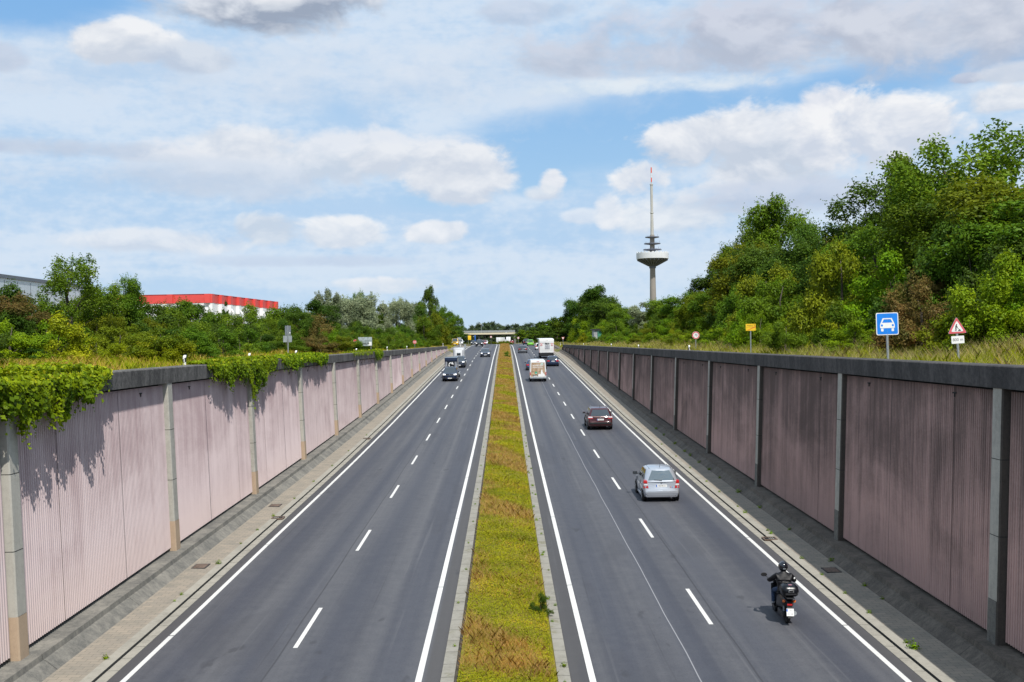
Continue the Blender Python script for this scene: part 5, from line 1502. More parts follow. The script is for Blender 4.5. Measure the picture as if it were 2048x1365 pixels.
row(-1, 19.6, 36, 300, 3.2, .30, (['bush0', 'bush1', 'bush2'], ['lf_mid', 'lf_olive', 'lf_dark', 'lf_mid', 'lf_dark']), OUT_L, 'shrub', 'shrub', GB_L, .66, 'second row', base=712)
row(-1, 17.6, 34, 150, 4.2, .56, (['bush0', 'bush2', 'shrub0', 'shrub1'], ['lf_mid', 'lf_bright', 'lf_olive', 'lf_dark']), OUT_L, 'shrub', 'shrub', GB_L, .75, 'front row', base=730)
row(-1, 16.3, 48, 215, 4.0, .72, (['bush0', 'bush2', 'shrub0', 'shrub1'], ['lf_mid', 'lf_bright', 'lf_olive', 'lf_mid']), OUT_L, 'shrub', 'shrub', GB_L, .8, 'foremost row', base=722)
for px, X, tpy, mk, w, lbl in [
    (120, 16.6, 640, 'lf_yellow', 1.5, 'large yellow green bush left above the first sunlit bay'),
    (195, 16.2, 676, 'lf_yellow', 1.1, 'low yellow green bush right of the large one near the wall'),
    (325, 14.9, 674, 'lf_yellow', 1.4, 'round yellow bush just left of the striped marker post'),
    (60, 16.8, 695, 'lf_dark', .9, 'small dark bush on bare ground at far left'),
    (280, 18.5, 650, 'lf_dark', 1.5, 'dark bush behind the round yellow one'),
    (505, 18.0, 680, 'lf_bright', 1.3, 'bright low bush left of the grey sign back')]:
    y = spot(px, -X); plant('shrub', 'shrub', 'shrub%d' % (int(px) % 2), -X, y, at(px, tpy, y).z, M[mk], lbl, GB_L, width=w)

# far trees round the bridge and the bend
for i, (px, tpy, y) in enumerate([(900, 652, 560), (915, 655, 640), (930, 656, 760), (945, 654, 800), (955, 650, 700), (968, 646, 690), (982, 644, 700), (996, 648, 720), (1010, 652, 760), (1024, 650, 720), (1038, 648, 640), (1052, 650, 560), (1066, 646, 520), (1080, 645, 470), (1094, 642, 420), (1108, 640, 380), (1122, 634, 350), (1135, 632, 330), (1045, 660, 440), (1070, 662, 400), (1095, 660, 360), (1115, 662, 325), (975, 660, 880), (1000, 662, 860), (945, 664, 840), (1030, 660, 800), (918, 660, 420), (905, 652, 360), (888, 645, 345), (1032, 668, 600)]):
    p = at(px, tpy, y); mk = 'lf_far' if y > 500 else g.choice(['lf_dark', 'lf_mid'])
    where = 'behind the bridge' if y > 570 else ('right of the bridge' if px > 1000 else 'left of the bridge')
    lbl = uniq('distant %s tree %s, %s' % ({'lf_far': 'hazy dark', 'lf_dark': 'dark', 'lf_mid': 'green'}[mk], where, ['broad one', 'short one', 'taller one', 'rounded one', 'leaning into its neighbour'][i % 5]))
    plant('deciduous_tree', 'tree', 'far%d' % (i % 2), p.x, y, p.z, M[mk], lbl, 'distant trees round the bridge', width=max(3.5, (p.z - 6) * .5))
for i, (px, y) in enumerate([(1018, 335), (1013, 352), (1006, 372), (997, 395), (985, 425), (970, 455), (955, 490), (940, 520)]):
    x = at(px, 684, y).x
    plant('hedge_bush', 'shrub', 'bush%d' % (i % 3), x, y, CAM_Z - .25 + (.3 if i < 2 else 0), M['lf_olive'], uniq('low olive hedge bush in the median bend, %s' % ['nearest one', 'second one', 'third one', 'fourth one', 'fifth one', 'sixth one', 'seventh one', 'farthest one'][i]), 'hedge bushes in the median bend', width=1.5 + .2 * i, z0=road_z(y) - .1)

# ivy over the left coping
def ivy(label, y0, y1, dens, low, seed, leaf=.11, bulge=.24):
    gr = np.random.default_rng(seed); t = thing('climbing_plant', label, 'climbing plant', (-12.1, (y0 + y1) / 2, TOP), group='creepers hanging over the left coping')
    n = int((y1 - y0) * dens); C = []; N = []; S = []; T = []
    yy = gr.uniform(y0, y1, n); u = gr.uniform(0, 1, n)
    for a, b in zip(yy, u):
        k = (a - y0) / (y1 - y0)
        env = min(1.0, 4.5 * k, 5.0 * (1 - k)) ** .6
        hang = low(k) * env * (1 + .25 * math.sin(a * 2.9 + seed) + .22 * math.sin(a * 7.3)) + .12
        L = .75 + hang
        s = b * L * (1 if gr.uniform() < .93 else 1.18)
        lump = .55 + .45 * math.sin(a * 3.1 + seed) * math.sin(a * 1.3 + b * 4.0) + .25 * math.sin(a * 8.7 + b * 9)
        th = .05 + bulge * env * max(.1, lump) * gr.uniform(.05, 1.0)
        if s < .75:   # top of the coping
            C.append((-12.85 + s * 1.05 + (.5 * th if s > .6 else 0), a, TOP + .02 + th * .75)); nn = np.array([.1, 0, 1.0])
        else:
            d = s - .75; C.append((-12.06 + th * (1 if d > .1 else .7) + .02, a, TOP + .06 - d)); nn = np.array([1.0, -.25, .55])
        N.append(nn + gr.normal(size=3) * .45); S.append(leaf * gr.choice([.55, .8, 1.0, 1.25, 1.6])); T.append(np.clip((1.0 if gr.uniform() < .04 else gr.uniform(.0, .88)) * (1.1 if s < .9 else .75 - .25 * min(1, (s - .75) / 1.2)), 0, 1))
    for _ in range(int((y1 - y0) * 4.5)):       # single trailing shoots
        a = gr.uniform(y0 + .2, y1 - .2); k = (a - y0) / (y1 - y0); L = low(k) * gr.uniform(.6, 1.5) + .2; q = int(L / .07)
        for j in range(q):
            C.append((-12.0 + .05 * gr.normal(), a + .05 * gr.normal() + .06 * math.sin(j * .4), TOP - j * .07)); N.append(np.array([1, -.2, .5]) + gr.normal(size=3) * .5); S.append(leaf * .8 * gr.uniform(.6, 1.1)); T.append(gr.uniform(.05, .7))
    C = np.array(C) - np.array([-12.1, (y0 + y1) / 2, TOP])
    me = leaf_mesh('leaves', C, np.array(N), np.array(S), np.array(T), aspect=.8); me.materials.append(M['lf_ivy']); link('foliage', me, t)
    mb = MB(); r = random.Random(seed)
    for _ in range(max(3, int((y1 - y0) * .8))):
        a = r.uniform(y0 + .3, y1 - .3) - (y0 + y1) / 2
        mb.tube([(-.6, a, .05), (.06, a + .1, .06), (.10, a + .2, -.4), (.11, a + .1, -.4 - r.uniform(.2, .6))], .012, 5)
    mb.build('stem', M['bark'], t)
ivy('big bright creeper over the left coping in the nearest corner', 23.5, 33.2, 1250, lambda k: .92 - .6 * smoothstep(.5, 1.0, k), 5, bulge=.40)
ivy('dense creeper spilling over the left coping at the third pillar', 44.0, 57.5, 850, lambda k: .55 + .75 * math.exp(-((k - .62) / .13) ** 2) + .25 * math.exp(-((k - .2) / .1) ** 2), 8)
ivy('flat long creeper on the left coping next to the sign back', 58.5, 74.0, 520, lambda k: .34 + .2 * math.sin(k * 9), 11)
ivy('small reddish creeper tuft hanging at the seventh left bay', 100.5, 106.5, 420, lambda k: .55, 14)
ivy('thin creeper crawling along the coping before the board', 86, 99, 70, lambda k: .12, 17)

# grass: stuff nobody could count
def grass_mesh(name, X, Y, Z, H, lean, tint, width):
    n = len(X); a = RNG.uniform(0, 2 * PI, n)
    dx, dy = np.cos(a), np.sin(a); b = RNG.uniform(0, 2 * PI, n); lx, ly = np.cos(b) * lean * H, np.sin(b) * lean * H
    V = np.empty((n, 5, 3)); w = width
    V[:, 0] = np.stack([X - dx * w, Y - dy * w, Z], 1); V[:, 1] = np.stack([X + dx * w, Y + dy * w, Z], 1)
    V[:, 2] = np.stack([X + dx * w * .75 + lx * .35, Y + dy * w * .75 + ly * .35, Z + H * .6], 1)
    V[:, 4] = np.stack([X - dx * w * .75 + lx * .35, Y - dy * w * .75 + ly * .35, Z + H * .6], 1)
    V[:, 3] = np.stack([X + lx, Y + ly, Z + H], 1)
    me = bpy.data.meshes.new(name); me.vertices.add(5 * n); me.loops.add(5 * n); me.polygons.add(n)
    me.vertices.foreach_set('co', V.reshape(-1).astype(np.float32)); me.loops.foreach_set('vertex_index', np.arange(5 * n, dtype=np.int32))
    me.polygons.foreach_set('loop_start', np.arange(0, 5 * n, 5, dtype=np.int32)); me.polygons.foreach_set('loop_total', np.full(n, 5, dtype=np.int32))
    t = me.attributes.new('tint', 'FLOAT', 'FACE'); t.data.foreach_set('value', tint.astype(np.float32)); me.update(calc_edges=True)
    return me
def rz(ys): return np.interp(ys, np.arange(-20, 400), [road_z(q) for q in range(-20, 400)])
def patch(x, y, s1, s2, ph):
    return .5 + .25 * np.sin(x * s1 + y * s2 + ph) + .25 * np.sin(y * s2 * 2.3 + x * s1 * .7 + ph * 2.1 + 1.5 * np.sin(y * s2 * .8))
def median_grass(name, mat, n, y0, y1, hmin, hmax, lean, w, cond, tb):
    y = y0 + (y1 - y0) * RNG.uniform(0, 1, n) ** 1.7; x = RNG.uniform(-1.20, 1.06, n)
    k = cond(x, y) > RNG.uniform(0, 1, n); x, y = x[k], y[k]
    far = 1 + np.clip((y - 30) / 90, 0, 2.2)
    z = rz(y) + .20 - .06 * x ** 2
    H = RNG.uniform(hmin, hmax, len(x)) * (.6 + .8 * patch(x, y, 2.1, .9, 2)) * (1 + .1 * far)
    me = grass_mesh(name, x, y, z - .05, H, lean, np.clip(tb + RNG.uniform(-.45, .5, len(x)), 0, 1), w * far)
    me.materials.append(mat); return me
dry = lambda x, y: np.clip((patch(x, y, 1.3, .30, .5) - .42) * 3.2 + np.clip(-x - .3, 0, 1) * .6 + (y - 60) / 150, .08, .95)
grn = lambda x, y: np.clip(1.25 - dry(x, y), .15, 1)
mg = tag(link('median_grass', median_grass('median_grass', M['grass_g'], 130000, 22, 330, .05, .14, .9, .006, grn, .5)), 'yellow green grass covering the raised median strip', 'grass', kind='stuff')
mg2 = tag(link('dry_grass', median_grass('dry_grass', M['grass'], 230000, 22, 330, .10, .24, .7, .0038, dry, .72)), 'straw coloured grass stalks standing in the median strip', 'grass', kind='stuff')
def herbs(n=170000):
    y = 22 + 300 * RNG.uniform(0, 1, n) ** 1.9; x = RNG.uniform(-1.22, 1.08, n)
    k = np.clip(1.35 - dry(x, y) * 1.3, .1, 1) > RNG.uniform(0, 1, n); x, y = x[k], y[k]; n = len(x)
    far = 1 + np.clip((y - 30) / 80, 0, 2.4)
    hump = .05 + .07 * patch(x, y, 2.3, 1.3, 4.0)
    z = rz(y) + .20 - .06 * x ** 2 + hump * RNG.uniform(.2, 1.1, n)
    N = RNG.normal(size=(n, 3)) * .45 + np.array([0, -.15, 1.0])
    tint = np.clip(.25 + .55 * patch(x, y, 1.9, .8, 1.0) + RNG.uniform(-.28, .28, n), 0, 1)
    me = leaf_mesh('herbs', np.stack([x, y, z], 1), N, RNG.uniform(.030, .065, n) * far, tint, aspect=.6); me.materials.append(M['median_leaf']); return me
mg3 = tag(link('ground_cover', herbs()), 'low leafy green herbs between the grass of the median strip', 'ground cover', kind='stuff')
def verge(sg, n, mat, hmin, hmax, x0, x1, w, tb, name, lbl, y0=22, y1=300, lean=.55, cond=None):
    y = y0 + (y1 - y0) * RNG.uniform(0, 1, n) ** 1.6; x = sg * (x0 + (x1 - x0) * RNG.uniform(0, 1, n))
    if cond is not None:
        k = cond(x, y) > RNG.uniform(0, 1, n); x, y = x[k], y[k]
    far = 1 + np.clip((y - 30) / 90, 0, 2.5)
    z = np.array([ground_z(a, b) for a, b in zip(x, y)])
    H = RNG.uniform(hmin, hmax, len(x)) * (.55 + .9 * patch(x, y, 1.1, .5, sg))
    me = grass_mesh(name, x, y, z - .03, H, lean, np.clip(tb + RNG.uniform(-.4, .45, len(x)), 0, 1), w * far); me.materials.append(mat)
    return tag(link(name, me), lbl, 'grass', kind='stuff')
pc = lambda x, y: np.clip(patch(x, y, .8, .33, 1.0) * 1.6 - .25, .05, 1)
verge(1, 70000, M['grass_dry'], .35, .75, 12.75, 18.5, .007, .5, 'dry_grass', 'tall straw coloured grass along the top of the right wall', cond=pc)
verge(1, 70000, M['grass_g'], .25, .6, 12.75, 19, .011, .5, 'verge_grass', 'green grass along the top of the right wall')
verge(-1, 70000, M['grass'], .15, .40, 12.78, 19, .011, .55, 'dry_grass', 'brownish dry grass along the top of the left wall', cond=pc)
verge(-1, 50000, M['grass_g'], .15, .4, 12.78, 19, .013, .55, 'verge_grass', 'green grass along the top of the left wall')

# weeds in the joints of the gutter and the median kerb
def weed_mesh(seed, n=70, r=.16, h=.22):
    gr = np.random.default_rng(seed); d = gr.normal(size=(n, 3)); d[:, 2] = np.abs(d[:, 2]); d /= np.linalg.norm(d, axis=1, keepdims=True)
    P = d * gr.uniform(.2, 1, n)[:, None] * np.array([r, r, h])
    me = leaf_mesh('weed', P, d + gr.normal(size=(n, 3)) * .4, gr.uniform(.05, .10, n), gr.uniform(.2, .9, n), aspect=.4); me.materials.append(M['lf_bright']); return me
WM = [weed_mesh(s) for s in (1, 2, 3)]
def weed(x, y, z, sc, lbl, grp, i=0):
    o = link('weed', WM[i % 3], None, (x, y, z)); sc *= .82; o.scale = (sc, sc, sc); o.rotation_euler = (0, 0, i * 1.3); tag(o, lbl, 'weed', grp)
LW = {'l': ('small green weed in the joints beside the left gutter', 'weeds beside the left gutter'), 'r': ('small green weed in the joints beside the right gutter', 'weeds beside the right gutter'),
      's': ('green weed at the foot of the right plinth', 'weeds along the right plinth'), 'm': ('small weed in the median kerb stones', 'weeds in the median kerb stones')}
for i, y in enumerate((27.8, 33.5, 34.3, 38.6, 42.0, 44.7, 47.9, 52.5, 58, 64, 71, 80)): weed(-10.27 + .03 * (i % 2), y, road_z(y) + .05, (.9, .5, .6, 1.0, .5, .6, .8, .6, .6, .7, .6, .6)[i], *LW['l'], i)
for i, y in enumerate((27.6, 28.1, 31.0, 33.2, 35.6, 38.0, 42.4, 43.0, 47, 48.5, 52.6, 56, 61, 66, 72)): weed(10.26, y, road_z(y) + .05, (1.5, .7, .7, .6, .6, .7, .9, .7, .9, .6, .7, .6, .7, .6, .6)[i], *LW['r'], i)
for i, y in enumerate((32.4, 34.0, 37.5, 43, 48.0, 52.3, 57, 60, 63, 66, 68, 72, 77, 81)): weed(11.14, y, road_z(y) + .06, (.7, .8, 1.0, .8, 1.0, 1.3, .9, 1.2, 1.1, 1.4, 1.2, 1.3, 1.2, 1.3)[i], *LW['s'], i)
for i, y in enumerate(np.linspace(25.5, 80, 26)):
    yv = y + 1.1 * math.sin(i * 4.3); weed(1.29 + .10 * math.sin(i * 2.7), yv, road_z(yv) + .04, .35 + .45 * abs(math.sin(i * 1.9)) ** 2, *LW['m'], i)
    if i % 2: weed(-1.47 + .05 * math.sin(i * 1.7), y + .8, road_z(y + .8) + .04, .45, *LW['m'], i)
o = plant('shrub', 'shrub', 'shrub0', .92, 31.3, road_z(31.3) + .58, M['lf_dark'], 'dark green little bush at the right edge of the median', None, width=.36, z0=road_z(31.3) + .1)
for yy, i in ((196, 0), (208, 1)):
    plant('shrub', 'shrub', 'shrub1', .35, yy, road_z(yy) + .9, M['lf_mid'], ['green tuft bush in the median level with the lone inbound car', 'second green tuft bush in the median a little farther on'][i], None, width=.6, z0=road_z(yy) + .1)
# ------------------------------------------------------------------ signs and posts
def sign_at(name, px, py, X, label, h_plate, build, tilt=0.0, yaw=0.0, group=None, plate_c=None, yy=None):
    """post on the ground, plates centred at the height seen in that column"""
    y = yy or spot(px, X); c = at(px, py, y); z0 = ground_z(c.x, y)
    t = thing(name, label, 'road sign', (c.x, y, z0 - .1), (0, 0, yaw), group)
    t.rotation_euler = (0, tilt, yaw)
    zc = c.z - z0 + .1
    build(t, zc); return t
def post(t, h, r=.038): MB().tube([(0, .03, 0), (0, .03, h)], r, 10).build('post', M['steel'], t, smooth=True)
def rrect2(w, h, r, n=5):
    pts = []
    for cx, cz, a0 in ((w/2 - r, h/2 - r, 0), (-w/2 + r, h/2 - r, 90), (-w/2 + r, -h/2 + r, 180), (w/2 - r, -h/2 + r, 270)):
        for i in range(n + 1):
            a = math.radians(a0 + 90 * i / n); pts.append((cx + r * math.cos(a), cz + r * math.sin(a)))
    return pts
def disc(r, n=36): return [(r * math.cos(2*PI*i/n), r * math.sin(2*PI*i/n)) for i in range(n)]
def sh(pts, dx, dz, k=1.0): return [(a * k + dx, b * k + dz) for a, b in pts]

def blue_sign(t, zc):
    k = .775
    post(t, zc + .2, .045)
    p = MB(); p.poly(sh(rrect2(k, k, .06), 0, zc), -.012, 0, .02); p.build('plate', M['white'], t)
    s = MB(); s.poly(sh(rrect2(k * .93, k * .93, .045), 0, zc), -.0145, 0); f = s.build('sign_face', M['sign_blue'], t)
    c = MB(); y = -.0175; a = k
    car_ = [(-.33, -.02), (-.30, .06), (-.20, .27), (-.17, .29), (.17, .29), (.20, .27), (.30, .06), (.33, -.02), (.33, -.14), (.31, -.16), (-.31, -.16), (-.33, -.14)]
    # outline parts so that the windscreen stays blue
    c.poly([(q[0]*a, q[1]*a + zc - .02) for q in [(-.33, -.02), (-.30, .075), (.30, .075), (.33, -.02), (.33, -.14), (.31, -.165), (-.31, -.165), (-.33, -.14)]], y, 0)
    c.poly([(q[0]*a, q[1]*a + zc - .02) for q in [(-.30, .072), (-.205, .28), (-.155, .235), (-.235, .072)]], y - .0005, 0)
    c.poly([(q[0]*a, q[1]*a + zc - .02) for q in [(.30, .072), (.205, .28), (.155, .235), (.235, .072)]], y - .0005, 0)
    c.poly([(q[0]*a, q[1]*a + zc - .02) for q in [(-.205, .28), (.205, .28), (.155, .232), (-.155, .232)]], y - .001, 0)
    for sg in (-1, 1):
        c.poly([(q[0]*a, q[1]*a + zc - .02) for q in [(sg*.29, -.18), (sg*.29, -.29), (sg*.27, -.31), (sg*.20, -.31), (sg*.18, -.29), (sg*.18, -.18)]], y, 0)
        c.poly(sh(disc(.038 * a / k, 20), sg * .245 * a, zc - .02 - .04 * a), y - .002, 1)
    c.build('car_symbol', [M['white'], M['sign_blue']], f)
sign_at('road_sign', 1778, 648, 13.3, 'square blue sign with white car front above the right wall', .78, blue_sign, tilt=-.02)

def tri(w, up=1):
    h = w * .87; r = .035; pts = []
    base = [(-w/2, -h/3 * up), (w/2, -h/3 * up), (0, 2*h/3 * up)]
    for i in range(3):
        p = Vector(base[i]); a = Vector(base[i-1]); b = Vector(base[(i+1) % 3])
        for q in np.linspace(0, 1, 5):
            u = (a - p).normalized() * r * 1.6; v = (b - p).normalized() * r * 1.6
            s = p + u * (1 - q) ** 2 + v * q ** 2
            pts.append((s.x, s.y))
    return pts
def works_sign(t, zc):
    post(t, zc + .25)
    zt = zc
    p = MB(); p.poly(sh(tri(.60), 0, zt), -.012, 0, .018); p.build('plate', M['steel_dull'], t)
    r_ = MB(); r_.poly(sh(tri(.58), 0, zt), -.0145, 0); f = r_.build('sign_face', simple('faded_sign_red', (.62, .10, .12), .45, 0, .06, 4), t)
    w = MB(); w.poly(sh(tri(.40), 0, zt), -.0175, 0); w.build('white_field', M['white'], f)
    s = MB(); y = -.0205
    def st(a, b, wd):
        a, b = Vector(a), Vector(b); d = (b - a).normalized(); n = Vector((-d.y, d.x)) * wd / 2
        s.poly([(q.x, q.y + zt) for q in (a - n, b - n, b + n, a + n)], y, 0)
    s.poly(sh(disc(.018, 14), -.012, zt + .105), y, 0)
    st((-.02, .085), (-.045, .01), .034); st((-.045, .012), (-.02, -.045), .018); st((-.02, -.045), (-.045, -.095), .016); st((-.045, .01), (-.07, -.09), .018)
    st((-.02, .075), (.02, .02), .014); st((-.035, .065), (.0, .0), .013); st((-.06, .07), (.06, -.05), .010)
    s.poly([(.015, -.095 + zt), (.12, -.095 + zt), (.085, -.05 + zt), (.055, -.045 + zt)], y, 0)
    s.build('worker_symbol', M['black'], f)
    pz = zt - .37; pl = MB(); pl.poly(sh(rrect2(.40, .235, .02), 0, pz), -.012, 0, .018); o = pl.build('distance_plate', M['white'], t)
    tx = MB(); add_text(tx, '800 m', .13, 0, -.0145, pz, 0, sx=1.0, bold=.003); tx.build('lettering', simple('faded_print', (.22, .22, .23), .6), o)
sign_at('road_sign', 1921.5, 656, 14.2, 'red triangular roadworks sign with 800 m plate above the right wall', .9, works_sign, tilt=-.055)

def town_sign(t, zc):
    post(t, zc + .1, .034)
    p = MB(); p.poly(sh(rrect2(.545, .375, .03), 0, zc), -.012, 0, .02); p.build('plate', M['sign_yellow'], t)
    s = MB(); add_text(s, 'Wellsee', .115, -.05, -.0145, zc + .085, 0, sx=.86); add_text(s, '↑', .12, .2, -.0145, zc + .10, 0)
    s.poly([(-.006 + .2, zc + .05), (.006 + .2, zc + .05), (.006 + .2, zc + .12), (-.006 + .2, zc + .12)], -.0145, 0)
    s.poly([(.165, zc + .11), (.235, zc + .11), (.2, zc + .155)], -.0146, 0)
    s.poly([(-.26, zc - .012), (.26, zc - .012), (.26, zc - .006), (-.26, zc - .006)], -.0145, 0)
    s.poly([(-.20, zc - .16), (-.15, zc - .16), (.265, zc + .02), (.265, zc + .055), (.25, zc + .05)], -.0165, 1)
    s.build('lettering', [simple('sign_print', (.10, .07, .02), .6), M['sign_red']], t)
sign_at('road_sign', 1502, 655, 13.4, 'small yellow town exit sign with red slash above the right wall', .4, town_sign)

def round_sign(kind, d):
    def b(t, zc):
        post(t, zc + .1, .03 if d < .6 else .035)
        p = MB(); p.poly(sh(disc(d/2), 0, zc), -.012, 0, .018); p.build('plate', M['white'], t)
        s = MB(); s.poly(sh(disc(d*.48), 0, zc), -.0145, 0); f = s.build('sign_face', M['sign_red'], t)
        w = MB()
        if kind == 'no_entry':
            w.poly([(-d*.38, zc - d*.085), (d*.38, zc - d*.085), (d*.38, zc + d*.085), (-d*.38, zc + d*.085)], -.0175, 0)
            w.build('white_bar', M['white'], f)
        else:
            w.poly(sh(disc(d*.36), 0, zc), -.0175, 0); w.build('white_field', M['white'], f)
            tx = MB(); add_text(tx, '70', d * .50, 0, -.020, zc, 0, sx=.85, bold=.005); tx.build('lettering', simple('speed_print', (.10, .10, .12), .6), f)
    return b
sign_at('road_sign', 1392, 671, 14.2, 'round 70 speed limit sign above the right wall', .6, round_sign('limit', .56))
sign_at('road_sign', 711, 684, -15.6, 'round no entry sign left of the grey board on the left', .6, round_sign('no_entry', .46))
sign_at('road_sign', 829.5, 684.5, -14.6, 'round no entry sign near the far end of the left wall', .6, round_sign('no_entry', .60))
sign_at('road_sign', 982, 674.3, -4.5, 'distant round speed limit sign under the bridge', .6, round_sign('limit', .75), yy=400)
sign_at('road_sign', 1036.7, 676.3, 12, 'distant round speed limit sign right of the median', .6, round_sign('limit', .65), yy=330)
def yield_sign(t, zc):
    post(t, zc + .1)
    p = MB(); p.poly(sh(tri(.66, -1), 0, zc), -.012, 0, .018); p.build('plate', M['sign_red'], t)
    w = MB(); w.poly(sh(tri(.46, -1), 0, zc), -.0150, 0); w.build('white_field', M['white'], t)
sign_at('road_sign', 1126, 676.5, 12.9, 'give way triangle pointing down at the far end of the right wall', .6, yield_sign, yy=236)

def sign_back(t, zc):
    post(t, zc + .30, .04)
    MB().box((-.0, .065, zc - .02), (.36, .016, .60)).build('upper_plate', simple('sign_back_dark', (.20, .22, .25), .5, .4, .1), t)
    MB().box((-.03, .065, zc - .54), (.54, .016, .40)).build('lower_plate', M['steel_dull'], t)
    mb = MB()
    for z in (.2, -.2, -.44, -.64): mb.box((0, .045, zc + z), (.11, .05, .03))
    mb.build('clamp', M['steel'], t)
    MB().box((.12, .05, zc - .16), (.06, .006, .08)).build('sticker', M['white'], t)
sign_at('road_sign', 576, 661, -13.5, 'back of grey road signs on a post above the left wall', .6, sign_back)

def board(t, zc):
    for x in (-.62, .62): MB().tube([(x, .06, 0), (x, .06, zc + .42)], .04, 8).build('post', M['steel'], t)
    m = simple('weathered_board', (.34, .40, .42), .6, .2, .25, 5)
    p = MB().box((0, 0, zc + .0), (1.50, .03, .96)).build('panel', m, t)
    s = MB(); s.box((0, -.018, zc + .06), (1.46, .006, .03))
    r = random.Random(3)
    for i in range(12): s.tube([(-.5 + .08 * i, -.02, zc - .32 + r.uniform(-.1, .1)), (-.46 + .08 * i, -.02, zc - .15 + r.uniform(-.08, .1)), (-.43 + .08 * i, -.02, zc - .34 + r.uniform(-.05, .1))], .018, 4)
    s.box((-.60, -.02, zc - .24), (.14, .006, .38)); s.build('graffiti', M['black'], p)
    w = MB(); w.poly([(.34, zc - .44), (.70, zc - .45), (.71, zc - .06), (.46, zc - .03), (.38, zc - .2)], -.02, 0); w.build('white_patch', M['white'], p)
sign_at('notice_board', 730.5, 683.5, -15.6, 'grey weathered board with black graffiti right of a no entry sign', 1, board, yy=119)

def far_boards():
    y = 395
    def panel(name, px, py, w, h, mat, lbl, legs=True, yy=395):
        c = at(px, py, yy); z0 = road_z(yy) - .1; t = thing(name, lbl, 'road sign', (c.x, yy, z0))
        for x in (-w*.35, w*.35): MB().tube([(x, .08, 0), (x, .08, c.z - z0)], .05, 6).build('post', M['steel'], t)
        p = MB().box((0, 0, c.z - z0), (w, .05, h)).build('plate', mat, t, bevel=.02); return t
    panel('road_sign', 939, 676, 1.15, 1.55, M['sign_yellow'], 'plain yellow direction board under the left part of the bridge')
    panel('road_sign', 950.3, 676.5, .45, 2.0, simple('deep_blue', (.02, .10, .40), .5), 'narrow blue sign column under the bridge beside the pier', yy=400)
    panel('road_sign', 918.4, 678.3, 1.0, .75, M['steel_dull'], 'back of grey sign plate beside the yellow van', yy=290)
far_boards()

def cabinet():
    x = at(930, 690, 262).x; t = thing('control_cabinet', 'pale grey roadside cabinet on the verge beyond the left wall', 'cabinet', (x, 262, ground_z(x, 262) - .05))
    MB().box((0, 0, .42), (.5, .35, .85)).build('body', M['steel_dull'], t, bevel=.02); MB().box((0, 0, .87), (.56, .42, .06)).build('lid', M['steel'], t, bevel=.01)
    MB().box((0, -.18, .42), (.42, .01, .7)).build('door', M['steel'], t)
cabinet()

# delineator posts
def delineator(first=[None]):
    t = thing('marker_post', 'x', 'marker post')
    mb = MB(); mb.hexa([(-.06, -.05, 0), (.06, -.05, 0), (.05, .06, 0), (-.05, .06, 0), (-.06, -.05, .96), (.06, -.05, .96), (.05, .06, 1.02), (-.05, .06, 1.02)]); mb.build('post', M['white'], t, bevel=.012)
    b = MB(); b.hexa([(-.0625, -.0525, .66), (.0625, -.0525, .74), (.0525, .0625, .74), (-.0525, .0625, .66), (-.0625, -.0525, .84), (.0625, -.0525, .92), (.0525, .0625, .92), (-.0525, .0625, .84)]); b.build('black_band', M['black'], t)
    MB().box((0, -.055, .79), (.045, .008, .14)).build('reflector', M['clear_lamp'], t)
    return t
proto = delineator()
WORD = ['nearest', 'second', 'third', 'fourth', 'fifth', 'sixth', 'farthest']
first = True
for sg, lst in ((-1, [(369, 44.9), (501, 56.5), (592, 68.8), (712, 97), (775, 122), (814, 147), (886, 231)]), (1, [(1378, 78), (1278, 107), (1222.6, 136), (1166.6, 184), (1121, 252)])):
    for i, (px, y) in enumerate(lst):
        o = proto if first else copy_tree(proto); first = False
        x = at(px, 695, y).x; top = {True: .02, False: -.02}[i % 2 == 0]
        z = max(ground_z(x, y) - .05, 7.05) if y < 228 else ground_z(x, y)
        o.location = (x, y, (8.05 if sg < 0 else 7.98) - 1.0 + top if y < 228 else z)
        o.rotation_euler = (0, (.03, -.04, .02, .05, -.03, .0, .02)[i], 0)
        w = WORD[i] if i < len(lst) - 1 else 'farthest'
        if sg > 0 and i == 0: w = 'nearest'
        o['label'] = '%s white marker post with black band behind the %s wall' % (w, 'left' if sg < 0 else 'right')
        o['group'] = 'marker posts behind the %s wall' % ('left' if sg < 0 else 'right')
o = copy_tree(proto); y = 270; o.location = (at(921, 690, y).x, y, ground_z(at(921, 690, y).x, y)); o['label'] = 'striped marker post beside the yellow van and the cabinet'; o['group'] = 'marker posts beyond the left wall'
